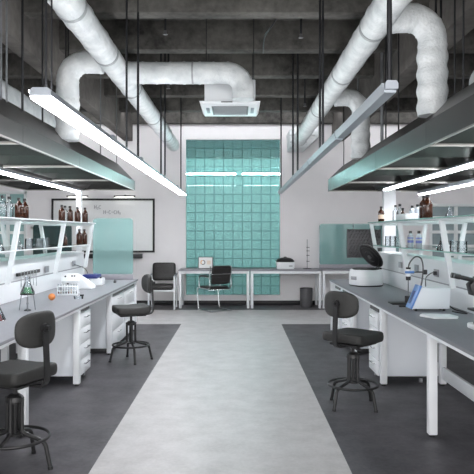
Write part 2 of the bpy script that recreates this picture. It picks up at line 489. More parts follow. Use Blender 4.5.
# ------------------------------------------------------------------ islands
ZW = 0.79                                             # bench worktop height
def island(s, xf, xs, xc, ye, lx, name):
    """s: side sign, xf: bench front |x|, xs: spine front |x|, xc: island centre |x|, lx: leg inset"""
    xb = 2 * xc - xf
    wt = M['worktop'] if s < 0 else M['worktop_r']
    ybeg = 2.4
    t = thing('lab_bench', 'long %s lab bench with grey worktop on white legs' % name, 'bench', (s * xc, 6.0, 0), 0, 'island lab benches')
    wpart(MB().box(s * xf, s * xb, ybeg, ye, ZW - 0.024, ZW, 0.004), 'worktop', wt, t)
    for x in (xf + 0.006, xb - 0.036):
        wpart(MB().box(s * x, s * (x + 0.03), ybeg + 0.01, ye - 0.01, ZW - 0.047, ZW - 0.0245, 0.003), 'apron', M['white'], t)
    yl = [3.0, 4.55, 6.07, 7.62, ye - 0.07]
    for y in yl:
        for x in (xf + lx, xs - 0.075, 2 * xc - xs + 0.013, xb - lx - 0.062):
            L = wpart(MB().box(s * x, s * (x + 0.062), y - 0.02, y + 0.045, 0.018, ZW - 0.048, 0.004), 'leg', M['white'], t)
            g = MB().cyl((s * (x + 0.031), y + 0.012, 0.0), (s * (x + 0.031), y + 0.012, 0.018), 0.024, 14).build('foot', M['black'], L)
        wpart(MB().box(s * (xf + lx + 0.063), s * (xb - lx - 0.063), y - 0.01, y + 0.03, ZW - 0.10, ZW - 0.0485, 0.003), 'cross_rail', M['white'], t)
    # low rear rail, bay by bay
    for a, b in zip(yl[:-1], yl[1:]):
        wpart(MB().box(s * (xs - 0.06), s * (xs - 0.03), a + 0.05, b - 0.025, 0.07, 0.19, 0.003), 'rear_rail', M['white'], t)
    # the service spine with backsplash
    sp = thing('service_spine', 'white service panel rising from the middle of the %s bench' % name, 'panel', (s * xc, 6.0, ZW), 0, 'island service panels')
    w = xc - xs
    wpart(MB().box(s * (xc - w), s * (xc + w), ybeg, ye - 0.1, ZW + 0.0005, 0.988, 0.003), 'lower_panel', M['white'], sp)
    wpart(MB().box(s * (xc - w + 0.006), s * (xc + w - 0.006), ybeg, ye - 0.1, 0.99, 1.215, 0.003), 'upper_panel', M['white'], sp)
    wpart(MB().box(s * (xc - w - 0.004), s * (xc - w + 0.008), ybeg, ye - 0.1, 0.983, 0.995), 'seam_trim', M['grey'], sp)
    # reagent rack
    rk = thing('reagent_rack', 'white framed reagent rack with two glass shelves above the %s bench' % name, 'rack', (s * xc, 6.5, 1.0), 0, 'island reagent racks')
    top, low, zt, zl = xs - 0.26, xs - 0.19, 1.638, 1.33
    ys = [2.5, 4.12, 5.59, 7.06, ye - 0.87] if s > 0 else [2.9, 4.45, 5.97, 7.53, ye - 0.5]
    y0r, y1r = ybeg + 0.05, ys[-1] + 0.02
    for (xa, z, nm) in ((top, zt, 'upper_shelf'), (low, zl, 'lower_shelf')):
        sh = wpart(MB().box(s * xa, s * (2 * xc - xa), y0r, y1r, z - 0.01, z), nm, M['shelf_glass'], rk, 0)
        e = MB()
        e.box(s * (xa - 0.003), s * (xa + 0.001), y0r, y1r, z - 0.0105, z + 0.0005)
        e.box(s * (2 * xc - xa - 0.001), s * (2 * xc - xa + 0.003), y0r, y1r, z - 0.0105, z + 0.0005)
        e.build('shelf_edge', M['shelf_edge'] if s > 0 else M['white'], sh, 0)
    for y in ys:
        m = MB()
        for q in (1, -1):
            def X(v): return s * (xc - q * (xc - v))
            b0, b1 = xs - 0.135, top + 0.02
            m.prism([(X(b0), y - 0.02, 1.0), (X(b0 + 0.045), y - 0.02, 1.0), (X(b1 + 0.045), y - 0.02, zt - 0.012), (X(b1), y - 0.02, zt - 0.012)], (0, 0.04, 0))
        m.box(s * (top + 0.03), s * (2 * xc - top - 0.03), y - 0.018, y + 0.018, zt - 0.042, zt - 0.012, 0.003)
        m.box(s * (low + 0.03), s * (2 * xc - low - 0.03), y - 0.018, y + 0.018, zl - 0.04, zl - 0.012, 0.003)
        wpart(m, 'upright_frame', M['white'], rk)
    for xa in (top + 0.03, 2 * xc - top - 0.05):
        wpart(MB().box(s * xa, s * (xa + 0.02), y0r, y1r, zt - 0.028, zt - 0.011, 0.003), 'shelf_rail', M['white'], rk)
    return t
island(-1, 1.53, 2.33, 2.49, 9.5, 0.02, 'left')
island(1, 1.385, 2.05, 2.21, 9.4, 0.012, 'right')
# posts standing at the far end of each spine
struct(MB().box(-2.655, -2.575, 10.17, 10.25, 0.0, 2.215, 0.004).build('trim_30', M['white']), 'slim white post standing past the far end of the left bench', 'post')
struct(MB().box(2.39, 2.585, 10.15, 10.27, 0.0, 2.215, 0.004).build('trim_31', M['white']), 'broad white post standing past the far end of the right bench', 'post')

# glass screens
def screen(x0, x1, y, zb, zt, label, glass, rail=True):
    t = thing('glass_screen', label, 'screen', ((x0 + x1) / 2, y, zb))
    z0 = zb + (0.07 if rail else 0.004)
    wpart(MB().prism(rrect((x0 + x1) / 2, (z0 + zt) / 2, x1 - x0, zt - z0, 0.05, y - 0.005), (0, 0.01, 0)), 'pane', glass, t, 0)
    if rail:
        wpart(MB().box(x0, x1, y - 0.02, y + 0.02, zb + 0.001, z0 + 0.012, 0.003), 'base_rail', M['worktop_edge'], t)
screen(-2.19, -1.585, 9.36, 0.79, 1.714, 'teal glass screen across the far end of the left bench', M['screen_glass'])
screen(1.67, 3.3, 12.72, 0.766, 1.675, 'teal glass screen behind the pegboard on the right far desk', M['screen_glass'])
screen(-3.12, -2.53, 9.44, 0.79, 1.623, 'deep green glass screen behind the left reagent rack', M['dark_screen'])

# ------------------------------------------------------------------ drawer units
def pedestal(s, y0, y1, xf, depth, n, label, group, legs='caster', z0=0.075, name='drawer_pedestal'):
    """fronts face the aisle; s: side"""
    t = thing(name, label, 'drawers', (s * (xf + depth / 2), (y0 + y1) / 2, 0), 0, group)
    zt = 0.74
    X = lambda v: s * v
    wpart(MB().box(X(xf + 0.02), X(xf + depth), y0, y1, z0, zt, 0.003), 'body', M['panel'], t)
    zb = zt - 0.042
    wpart(MB().box(X(xf + 0.008), X(xf + 0.0195), y0 + 0.02, y1 - 0.02, zb + 0.006, zt - 0.003), 'grip_recess', M['pewter'], t)
    h = (zb - z0) / n
    for i in range(n):
        za, zc = z0 + h * i + 0.003, z0 + h * (i + 1) - 0.003
        d = wpart(MB().box(X(xf), X(xf + 0.019), y0 + 0.003, y1 - 0.003, za, zc, 0.003), 'drawer', M['white'], t)
        zm = zc - min(0.05, h * 0.4); ym = (y0 + y1) / 2; l = min(0.075, (y1 - y0) * 0.22)
        MB().tube([(X(xf + 0.002), ym - l, zm), (X(xf - 0.025), ym - l, zm), (X(xf - 0.025), ym + l, zm), (X(xf + 0.002), ym + l, zm)], 0.005, 8).build('handle', M['chrome'], d)
    if legs == 'caster':
        for x in (xf + 0.06, xf + depth - 0.06):
            for y in (y0 + 0.05, y1 - 0.05):
                c = wpart(MB().box(X(x - 0.016), X(x + 0.016), y - 0.02, y + 0.02, 0.05, z0, 0.003), 'caster', M['dark'], t)
                MB().cyl((X(x - 0.011), y, 0.028), (X(x + 0.011), y, 0.028), 0.028, 18).build('wheel', M['grey'], c)
    else:
        wpart(MB().box(X(xf + 0.05), X(xf + depth - 0.03), y0 + 0.02, y1 - 0.02, 0.0, z0, 0.002), 'plinth', M['dark'], t)
    return t
g = 'rolling pedestals under the benches'
pedestal(-1, 6.14, 6.56, 1.56, 0.62, 4, 'white four-drawer rolling pedestal nearest under the left bench', g)
pedestal(1, 6.14, 6.56, 1.385, 0.50, 4, 'white four-drawer rolling pedestal behind the right-hand stool', g)
g = 'wide cabinets under the benches'
pedestal(-1, 7.69, 8.52, 1.56, 0.6, 3, 'wide white drawer cabinet beside the far left stool', g, 'plinth', 0.06, 'drawer_cabinet')
pedestal(-1, 8.55, 9.37, 1.56, 0.6, 3, 'wide white drawer cabinet at the far end of the left bench', g, 'plinth', 0.06, 'drawer_cabinet')
pedestal(1, 7.69, 8.3, 1.39, 0.5, 4, 'white drawer cabinet half hidden by the backrest of the right stool', g, 'plinth', 0.06, 'drawer_cabinet')
pedestal(1, 8.5, 8.95, 1.39, 0.5, 4, 'white drawer cabinet at the far end of the right bench', g, 'plinth', 0.06, 'drawer_cabinet')

# ------------------------------------------------------------------ hoods
def hood(s, xf, xb, y0, y1, hf, rise, inset, bars, rods, name):
    t = thing('extraction_hood', 'long dark steel extraction hood hanging over the %s bench' % name, 'hood', (s * (xf + xb) / 2, (y0 + y1) / 2, 2.2), 0, 'extraction hoods')
    X = lambda v: s * v
    zl = 2.2; zf = zl + hf; zt = zf + rise
    edges = [y0] + [b for b in bars if y0 + 0.1 < b < y1 - 0.1] + [y1]
    for a, b in zip(edges[:-1], edges[1:]):
        wpart(MB().box(X(xf), X(xf + 0.012), a + 0.002, b - 0.002, zl + 0.012, zf), 'fascia_panel', M['hood'], t, 0)
        wpart(MB().box(X(xb - 0.012), X(xb), a + 0.002, b - 0.002, zl + 0.012, zf), 'fascia_panel', M['hood'], t, 0)
    for y in (y0, y1 - 0.012):
        wpart(MB().box(X(xf + 0.013), X(xb - 0.013), y, y + 0.012, zl + 0.012, zf), 'end_panel', M['hood'], t, 0)
    m = MB()
    o = [(X(xf), y0, zf), (X(xb), y0, zf), (X(xb), y1, zf), (X(xf), y1, zf)]
    i_ = [(X(xf + inset), y0 + inset, zt), (X(xb - inset), y0 + inset, zt), (X(xb - inset), y1 - inset, zt), (X(xf + inset), y1 - inset, zt)]
    ou = [(X(xf + 0.013), y0 + 0.013, zf - 0.012), (X(xb - 0.013), y0 + 0.013, zf - 0.012), (X(xb - 0.013), y1 - 0.013, zf - 0.012), (X(xf + 0.013), y1 - 0.013, zf - 0.012)]
    iu = [(p[0], p[1], p[2] - 0.014) for p in i_]
    m.poly(o + i_ + ou + iu, [(0, 1, 5, 4), (1, 2, 6, 5), (2, 3, 7, 6), (3, 0, 4, 7), (4, 5, 6, 7),
                              (8, 12, 13, 9), (9, 13, 14, 10), (10, 14, 15, 11), (11, 15, 12, 8), (12, 15, 14, 13),
                              (0, 8, 9, 1), (1, 9, 10, 2), (2, 10, 11, 3), (3, 11, 8, 0)])
    wpart(m, 'roof', M['hood'], t, 20)
    m = MB()
    for x in (xf - 0.004, xb - 0.018): m.box(X(x), X(x + 0.022), y0, y1, zl, zl + 0.012)
    for y in (y0, y1 - 0.02): m.box(X(xf + 0.019), X(xb - 0.019), y, y + 0.02, zl, zl + 0.012)
    wpart(m, 'rim', M['hood_rim'], t)
    xc = (xf + xb) / 2
    m = MB().box(X(xc - 0.07), X(xc + 0.07), y0 + 0.02, y1 - 0.02, zl + 0.0, zl + 0.07, 0.004)
    m.box(X(xc - 0.10), X(xc + 0.10), y0 + 0.02, y1 - 0.02, zl + 0.071, zl + 0.085)
    wpart(m, 'keel', M['hood_in'], t)
    for b in bars[:-1]:
        for (xa, xe) in ((xf + 0.02, xc - 0.071), (xc + 0.071, xb - 0.02)):
            wpart(MB().box(X(xa), X(xe), b - 0.014, b + 0.014, zl + 0.004, zl + 0.03, 0.002), 'crossbar', M['hood_rim'], t)
    # hipped linings between the crossbars
    for a, b in zip(edges[:-1], edges[1:]):
        for (xa, xe) in ((xf + 0.02, xc - 0.102), (xc + 0.102, xb - 0.02)):
            n = max(1, round((b - a) / 0.9)); 
            for q in range(n):
                ya, ye_ = a + (b - a) * q / n + 0.015, a + (b - a) * (q + 1) / n - 0.015
                wx, wy = (xe - xa), (ye_ - ya)
                lo = [(X(xa), ya, zl + 0.03), (X(xe), ya, zl + 0.03), (X(xe), ye_, zl + 0.03), (X(xa), ye_, zl + 0.03)]
                hi = [(X(xa + wx * 0.3), ya + wy * 0.36, zl + hf + 0.02), (X(xe - wx * 0.3), ya + wy * 0.36, zl + hf + 0.02), (X(xe - wx * 0.3), ye_ - wy * 0.36, zl + hf + 0.02), (X(xa + wx * 0.3), ye_ - wy * 0.36, zl + hf + 0.02)]
                th = Vector((0, 0, 0.006))
                P = [Vector(p) for p in lo + hi]; Q = [p + th for p in P]
                fc = [(0, 1, 5, 4), (1, 2, 6, 5), (2, 3, 7, 6), (3, 0, 4, 7), (4, 5, 6, 7)]
                mm = MB(); mm.poly(P + Q, fc + [tuple(reversed([i + 8 for i in f])) for f in fc] + [(0, 8, 9, 1), (1, 9, 10, 2), (2, 10, 11, 3), (3, 11, 8, 0)])
                wpart(mm, 'lining', M['hood_in'], t, 0)
    for (x, y, r, mt) in rods:
        zr = zf + rise * min(1.0, max(0.0, (x - xf) / inset))
        wpart(MB().cyl((X(x), y, zr - 0.005), (X(x), y, ZC), r, 10), 'hanger_rod', M[mt], t)
    return t
hood(-1, 1.72, 3.52, 1.2, 10.35, 0.155, 0.265, 0.24, [1.42, 3.19, 4.96, 6.73, 8.5, 10.35],
     [(1.93, 5.05, .008, 'rod_grey'), (1.93, 5.17, .008, 'rod_grey'), (1.93, 5.55, .011, 'rod'), (1.93, 6.12, .009, 'rod'), (1.93, 6.95, .009, 'rod'), (1.93, 7.05, .009, 'rod'),
      (1.93, 8.7, .009, 'rod_grey'), (1.93, 9.85, .007, 'rod_grey')], 'left')
hood(1, 1.54, 3.36, 1.2, 10.6, 0.205, 0.21, 0.21, [1.6, 3.33, 5.08, 6.94, 8.85, 10.6],
     [(1.80, 5.64, .011, 'rod'), (1.80, 5.5, .011, 'rod'), (1.80, 7.55, .009, 'rod'), (1.80, 7.75, .02, 'rod_grey'), (1.80, 6.95, .008, 'rod'), (1.75, 9.05, .014, 'rod_grey'),
      (1.74, 10.2, .007, 'rod'), (1.8, 5.15, .008, 'rod'), (1.8, 4.95, .008, 'rod')], 'right')

def strip_light(x, y0, y1, z, lit, label, group, up=0.0, hw=0.043):
    t = thing('strip_light', label, 'light', (x, (y0 + y1) / 2, z), 0, group)
    wpart(MB().box(x - hw - 0.005, x + hw + 0.005, y0, y1, z - 0.022, z + up, 0.003), 'housing', M['alu'], t)
    wpart(MB().box(x - hw, x + hw, y0 + 0.012, y1 - 0.012, z - 0.042, z - 0.0225, 0.006), 'diffuser', lit, t)
    return t
for (x, lst, nm) in ((-2.62, [(3.5, 5.1), (5.14, 6.72), (6.76, 8.38), (8.42, 10.15)], 'left'), (2.3, [(3.2, 4.75), (4.79, 6.38), (6.42, 8.0), (8.04, 9.65)], 'right')):
    for i, (a, b) in enumerate(lst):
        w = ['nearest', 'second', 'third', 'farthest'][i]
        strip_light(x, a, b, 2.195, M['lamp_hood'], 'lit white strip light under the %s hood, %s of its row from the near end' % (nm, w), 'lit strip lights under the hoods')
for i, (a, b) in enumerate(((5.6, 7.2), (7.24, 8.84), (8.88, 10.4))):
    strip_light(3.05, a, b, 2.165, M['lamp_hood'], 'lit strip light on the back side of the right hood, %s of three' % ['near', 'middle', 'far'][i], 'lit strips on the back side of the right hood', 0.034, 0.03)

# ------------------------------------------------------------------ pendant lights
def pendant(x, y0, y1, zb, hw, joints, rods, lit, label, rodmat):
    t = thing('pendant_light', label, 'light', (x, (y0 + y1) / 2, zb))
    ed = [y0] + joints + [y1]
    wpart(MB().prism([(x - hw, y0, zb + 0.008), (x + hw, y0, zb + 0.008), (x + hw, y0, zb + 0.035), (x + hw * 0.7, y0, zb + 0.05), (x - hw * 0.7, y0, zb + 0.05), (x - hw, y0, zb + 0.035)], (0, y1 - y0, 0)), 'housing', M['alu'], t, 20)
    for a, b in zip(ed[:-1], ed[1:]):
        wpart(MB().prism([(x - hw - 0.012, a + 0.022, zb + 0.04), (x - hw + 0.002, a + 0.022, zb - 0.006), (x + hw - 0.006, a + 0.022, zb - 0.006), (x + hw - 0.003, a + 0.022, zb + 0.0075), (x - hw - 0.0005, a + 0.022, zb + 0.0075), (x - hw - 0.0005, a + 0.022, zb + 0.04)], (0, b - a - 0.044, 0)), 'diffuser', lit, t, 0)
    for j in joints:
        wpart(MB().box(x - hw - 0.004, x + hw + 0.004, j - 0.05, j + 0.05, zb + 0.02, zb + 0.058, 0.004), 'joint_bracket', M['alu'], t)
    for (y, r) in rods:
        wpart(MB().cyl((x, y, zb + 0.05), (x, y, ZC), r, 10), 'hanger_rod', M[rodmat], t)
pendant(-1.022, 3.2, 11.6, 2.2, 0.056, [4.85, 6.25, 8.2, 10.0], [(3.3, .007), (3.4, .005), (5.69, .010), (6.34, .012), (8.23, .012), (8.68, .012), (11.1, .012)], M['lamp'], 'lit linear pendant light hanging left of the aisle', 'rod')
pendant(0.757, 3.05, 11.2, 2.2, 0.032, [4.6, 6.4, 8.2], [(3.1, .013), (5.53, .011), (5.73, .011), (7.87, .013), (8.54, .013), (10.9, .013)], M['opal'], 'unlit linear pendant light hanging right of the aisle', 'rod')

# ------------------------------------------------------------------ ducts
def ringed(path, r, step=0.3, ribs=None, jitter=0.0):
    """resample a path and give the wrap slight rings; ribs=(start, end) of the length get a corrugated hose"""
    P = [Vector(p) for p in path]
    L = [0]
    for a, b in zip(P[:-1], P[1:]): L.append(L[-1] + (b - a).length)
    tot = L[-1]; n = int(tot / 0.022); out, rs = [], []
    j = 0
    for i in range(n + 1):
        d = tot * i / n
        while j < len(L) - 2 and L[j + 1] < d: j += 1
        f = (d - L[j]) / max(1e-6, L[j + 1] - L[j])
        out.append(P[j].lerp(P[j + 1], f))
        rr = r * (1 + 0.012 * math.sin(d * 9.0 + 1.3) + 0.008 * math.sin(d * 23.0))
        if (d % step) < 0.024: rr += 0.005
        if ribs and ribs[0] <= d <= ribs[1]:
            rr = r * (1.04 + 0.055 * math.sin((d - ribs[0]) * 2 * PI / 0.14))
        rs.append(rr)
    return out, rs
def duct(name, label, path, r, loc, ribs=None, step=0.3, collars=()):
    t = thing(name, label, 'duct', loc)
    p, rs = ringed(path, r, step, ribs)
    wpart(MB().tube(p, rs, 28), 'duct_wrap', M['duct'], t, 60)
    for (a, b, rr) in collars:
        wpart(MB().tube([a, b], rr, 28), 'collar', M['tape'], t)
    return t
ZD = 3.3
XL, XR = -1.33, 1.19
# left main duct: straight, closed by a rounded elbow down at the far wall
duct('ventilation_duct', 'long pale ventilation duct running along the left of the ceiling', [(XL, 0.2, ZD), (XL, 12.78, ZD)], 0.125, (XL, 6.5, ZD), None, 0.62,
     [((XL, y, ZD), (XL, y + 0.05, ZD), 0.1295) for y in (3.2, 4.9, 6.2, 7.7, 9.6, 11.4)])
duct('ventilation_duct', 'long pale ventilation duct running along the right of the ceiling', [(XR, 0.2, ZD), (XR, 12.0, ZD)], 0.125, (XR, 6.5, ZD), None, 0.62,
     [((XR, y, ZD), (XR, y + 0.05, ZD), 0.1295) for y in (3.2, 4.3, 5.4, 7.0, 9.0)])
# plenum at the far end of the right duct
t = thing('duct_plenum', 'white sheet metal plenum at the far end of the right duct', 'duct', (1.3, 12.45, 3.2))
m = MB().prism([(1.02, 12.05, 3.16), (1.0, 12.05, 3.5), (1.18, 12.05, 3.56), (1.62, 12.05, 3.56), (1.62, 12.05, 3.4), (1.34, 12.05, 3.16)], (0, 0.8, 0), 0.01)
wpart(m, 'casing', M['duct'], t, 25)
wpart(MB().box(1.01, 1.34, 12.035, 12.048, 3.25, 3.262), 'seam', M['tape'], t)
wpart(MB().box(1.0, 1.5, 12.035, 12.048, 3.385, 3.397), 'seam', M['tape'], t)

def drop(side, xm, xd, y, zend, r=0.115, rise=0.0):
    """branch leaving the main duct sideways and turning down onto the hood"""
    rr = 0.2
    s = 1 if xd > xm else -1
    pts = [(xm, y, ZD + rise), (xd - s * rr, y, ZD + rise)]
    pts += arc((xd - s * rr, y, ZD + rise - rr), (0, 0, 1), (s, 0, 0), rr, 0, PI / 2, 12)[1:]
    pts.append((xd, y, zend))
    L = abs(xd - s * rr - xm) + rr * PI / 2 + (ZD + rise - rr - zend)
    return pts, L
p, L = drop(-1, XL - 0.1, -1.80, 6.55, 2.47)
duct('branch_duct', 'ribbed pale branch duct bending down onto the left hood', p, 0.118, (-1.80, 6.55, 2.5), (L - 0.42, L), 0.16)
p, L = drop(1, XR + 0.1, 1.63, 5.2, 2.48)
duct('branch_duct', 'ribbed pale branch duct bending down onto the near part of the right hood', p, 0.12, (1.63, 5.2, 2.5), (L - 0.52, L), 0.16)
p, L = drop(1, XR + 0.1, 1.63, 8.24, 2.48)
duct('branch_duct', 'pale branch duct bending down onto the far part of the right hood', p, 0.118, (1.63, 8.24, 2.5), (L - 0.35, L), 0.16)
# feed to the air conditioner
rr = 0.19
p = [(XL + 0.08, 7.0, ZD)] + [(-0.13 - 0.0, 7.0, ZD)] + arc((-0.13, 7.0, ZD - rr), (0, 0, 1), (1, 0, 0), rr, 0, PI / 2, 12)[1:] + [(0.06, 7.0, 3.0)]
duct('branch_duct', 'pale duct crossing from the left main duct to the ceiling air conditioner', p, 0.122, (-0.5, 7.0, ZD), None, 0.16, [((-0.52, 7.0, ZD), (-0.5, 7.0, ZD), 0.126)])
# manifolds lying over the hoods
duct('manifold_duct', 'pale duct lying along the top of the left hood', [(-2.62, 2.2, 2.93), (-2.62, 8.6, 2.93)], 0.22, (-2.62, 5, 2.93), None, 0.4)
duct('manifold_duct', 'pale duct lying along the top of the right hood', [(2.45, 2.2, 2.93), (2.45, 6.0, 2.93)], 0.22, (2.45, 4, 2.93), None, 0.4)

# ------------------------------------------------------------------ air conditioner
ax, ay, az = -0.095, 7.62, 3.0
t = thing('air_conditioner', 'white square ceiling cassette air conditioner fed by a duct', 'air conditioner', (ax, ay, az))
wpart(MB().box(ax - 0.3, ax + 0.3, ay - 0.33, ay + 0.33, az + 0.045, az + 0.3, 0.01), 'casing', M['white'], t)
pn = MB().prism([(ax - 0.355, ay - 0.42, az + 0.03), (ax + 0.355, ay - 0.42, az + 0.03), (ax + 0.33, ay - 0.40, az), (ax - 0.33, ay - 0.40, az)], (0, 0.80, 0), 0.006)
pn = wpart(pn, 'face_panel', M['white'], t)
m = MB()
for i in range(9):
    y = ay - 0.23 + i * 0.055
    m.box(ax - 0.2, ax + 0.2, y, y + 0.03, az - 0.008, az - 0.001)
m.build('intake_grille', M['grey'], pn, 0)
m = MB().box(ax - 0.22, ax + 0.22, ay - 0.25, ay + 0.28, az - 0.0015, az + 0.001); m.build('grille_recess', M['pewter'], pn, 0)
for x in (ax - 0.29, ax + 0.25):
    MB().box(x, x + 0.04, ay - 0.16, ay + 0.16, az - 0.005, az + 0.001, 0.002).build('air_slot', M['screen_glass'] if False else M['alu'], pn)
wpart(MB().box(ax - 0.1, ax + 0.03, ay - 0.423, ay - 0.415, az + 0.012, az + 0.022), 'badge_strip', M['dark'], t)
for x in (ax - 0.28, ax + 0.28):
    for y in (ay - 0.3, ay + 0.3):
        wpart(MB().cyl((x, y, az + 0.3), (x, y, ZC), 0.005, 8), 'hanger_rod', M['rod'], t)

# ceiling sprinklers and cables
for i, (x, y, z) in enumerate(((-0.78, 6.65, 3.62), (-0.92, 8.2, 3.4), (0.68, 6.7, 3.6), (0.98, 9.1, 3.35), (-0.76, 5.4, 3.68))):
    nm = ['left of the cross duct', 'over the far end of the cross duct', 'right of the air conditioner', 'between the right pendant rods', 'nearest above the left duct'][i]
    t = thing('sprinkler', 'dark ceiling sprinkler drop pipe %s' % nm, 'sprinkler', (x, y, z), 0, 'ceiling sprinklers')
    wpart(MB().cyl((x, y, z + 0.04), (x, y, ZC), 0.013, 10), 'pipe', M['rod'], t)
    wpart(MB().lathe([(0, 0), (0.026, 0.002), (0.026, 0.008), (0.014, 0.012), (0.016, 0.045), (0, 0.05)], (x, y, z), 16), 'sprinkler_head', M['pewter'], t)
cb = MB().tube(smoothpath([(0.42, 6.52, 4.1), (0.44, 6.5, 3.95), (0.43, 6.5, 3.8), (0.36, 6.6, 3.7), (0.30, 7.0, 3.705), (0.31, 7.6, 3.70)], 6), 0.008, 8).build('ceiling_cable', M['rod'])
tag(cb, 'black cable looping under the ceiling beams right of centre', 'cable')

# ------------------------------------------------------------------ stools
def make_stool(label):
    t = thing('lab_stool', label, 'stool', (0, 0, 0), 0, 'charcoal lab stools')
    # seat: rounded square, dished, rolled edge
    def seat_fn(x, y, z):
        return (x, y, 0.598 + z + 0.016 * (abs(y) / 0.21) ** 2 * (1 if y < 0 else 0.35))
    MB().cushion(0.415, 0.40, 0.082, 8, seat_fn, 40, 14, 56).build('seat', M['seat'], t, 42)
    MB().box(-0.14, 0.14, -0.15, 0.15, 0.534, 0.552, 0.004).build('seat_plate', M['stool_metal'], t)
    # backrest: oval plate curving round the sitter
    def back_fn(x, y, z):
        return (x, -0.215 + z + 1.5 * x * x, 0.895 + y)
    MB().cushion(0.35, 0.225, 0.042, 2.9, back_fn, 10).build('backrest', M['seat'], t, 50)
    bar = smoothpath([(0, -0.06, 0.540), (0, -0.2, 0.537), (0, -0.252, 0.56), (0, -0.262, 0.62), (0, -0.255, 0.80), (0, -0.245, 0.93)], 5)
    m = MB()
    for a, b in zip(bar[:-1], bar[1:]):
        pass
    # flat bar: rectangular section swept along the path
    W, T = 0.021, 0.007
    prev = None
    for i, p in enumerate(bar):
        tg = (bar[min(i + 1, len(bar) - 1)] - bar[max(i - 1, 0)]).normalized()
        nrm = Vector((0, -tg.z, tg.y))
        ring = [m.bm.verts.new(p + Vector((sx * W, 0, 0)) + nrm * sy * T) for (sx, sy) in ((-1, -1), (1, -1), (1, 1), (-1, 1))]
        if prev:
            for q in range(4): m.bm.faces.new((prev[q], prev[(q + 1) % 4], ring[(q + 1) % 4], ring[q]))
        else: m.bm.faces.new(ring)
        prev = ring
    m.bm.faces.new(prev)
    m.build('back_bar', M['stool_metal'], t, 40)
    m = MB().cyl((0, -0.262, 0.905), (0, -0.225, 0.905), 0.03, 18)
    m.cyl((0, -0.285, 0.905), (0, -0.262, 0.905), 0.016, 12)
    m.build('back_bracket', M['stool_metal'], t)
    m = MB().cyl((-0.0, -0.1, 0.531), (0.11, -0.1, 0.521), 0.006, 8); m.cyl((0.10, -0.1, 0.522), (0.15, -0.1, 0.518), 0.012, 10)
    m.build('lever', M['dark'], t)
    # spindle and collar
    m = MB().cyl((0, 0, 0.20), (0, 0, 0.536), 0.014, 14)
    m.lathe([(0, 0.468), (0.03, 0.468), (0.052, 0.452), (0.058, 0.43), (0.058, 0.42), (0, 0.42)], (0, 0, 0), 24)
    m.lathe([(0, 0.215), (0.05, 0.215), (0.05, 0.205), (0, 0.205)], (0, 0, 0), 20)
    m.build('spindle', M['stool_metal'], t)
    m = MB()
    R = 0.213
    m.tube([(R * math.cos(2 * PI * i / 48), R * math.sin(2 * PI * i / 48), 0.19) for i in range(48)], 0.0105, 10, True)
    m.build('foot_ring', M['stool_metal'], t)
    for q in range(4):
        a = q * PI / 2
        u = Vector((math.cos(a), math.sin(a), 0))
        pts = [u * 0.05 + Vector((0, 0, 0.45)), u * 0.05 + Vector((0, 0, 0.26)), u * 0.062 + Vector((0, 0, 0.222)), u * 0.11 + Vector((0, 0, 0.203)),
               u * 0.175 + Vector((0, 0, 0.182)), u * 0.21 + Vector((0, 0, 0.155)), u * 0.224 + Vector((0, 0, 0.10)), u * 0.245 + Vector((0, 0, 0.012))]
        L = MB().tube(smoothpath(pts, 5), 0.0135, 12).build('leg', M['stool_metal'], t, 60)
        MB().cyl(u * 0.246, u * 0.244 + Vector((0, 0, 0.02)), 0.0165, 12).build('foot_cap', M['black'], L)
    return t
def set_stool(st, loc, rz, base):
    """rz turns the seat, base the legs under it"""
    st.location = loc; st.rotation_euler = (0, 0, math.radians(rz))
    for c in st.children:
        if c.name.startswith('leg'): c.rotation_euler = (0, 0, math.radians(base - rz))
st = make_stool('charcoal swivel stool with its back to the camera in front of the right bench')
s2 = dup(st, (0, 0, 0), 0, 'charcoal swivel stool beside the red flask end of the left bench')
s3 = dup(st, (0, 0, 0), 0, 'charcoal swivel stool seen side-on in front of the wide left drawer cabinets')
set_stool(st, (0.994, 5.36, 0), -45, 40)
set_stool(s2, (-1.43, 3.97, 0), 66, -10)
set_stool(s3, (-1.25, 7.25, 0), 112, 20)

# ------------------------------------------------------------------ visitor chairs
def armchair(loc, rz, label):
    t = thing('armchair', label, 'chair', loc, rz)
    def back_fn(x, y, z): return (x, -0.22 + z - 0.12 * y - 0.12 * x * x, 0.715 + y)
    b = MB().cushion(0.47, 0.36, 0.07, 8, back_fn, 12).build('backrest', M['leather'], t, 50)
    m = MB()
    for i in range(3): m.tube([back_fn(x, -0.1 + 0.1 * i, 0.037) for x in (-0.22, -0.1, 0, 0.1, 0.22)], 0.004, 6)
    m.build('seam', M['dark'], b)
    def seat_fn(x, y, z): return (x, y + 0.02, 0.43 + z)
    MB().cushion(0.46, 0.46, 0.10, 8, seat_fn, 12).build('seat', M['leather'], t, 50)
    for s in (-1, 1):
        m = MB().tube(smoothpath([(s * 0.25, -0.27, 0.66), (s * 0.25, -0.1, 0.655), (s * 0.25, 0.1, 0.645), (s * 0.25, 0.2, 0.62)], 4), 0.018, 10)
        m.build('armrest', M['alu'], t, 60)
        for y in (-0.23, 0.21):
            MB().box(s * 0.25 - 0.016, s * 0.25 + 0.016, y - 0.016, y + 0.016, 0.0, 0.645, 0.004).build('leg', M['white'], t)
    for y in (0.195, -0.245): MB().box(-0.234, 0.234, y, y + 0.03, 0.35, 0.375, 0.003).build('seat_rail', M['white'], t)
    return t
armchair((-1.49, 12.28, 0), PI, 'black leather armchair with white legs under the corner of the whiteboard')

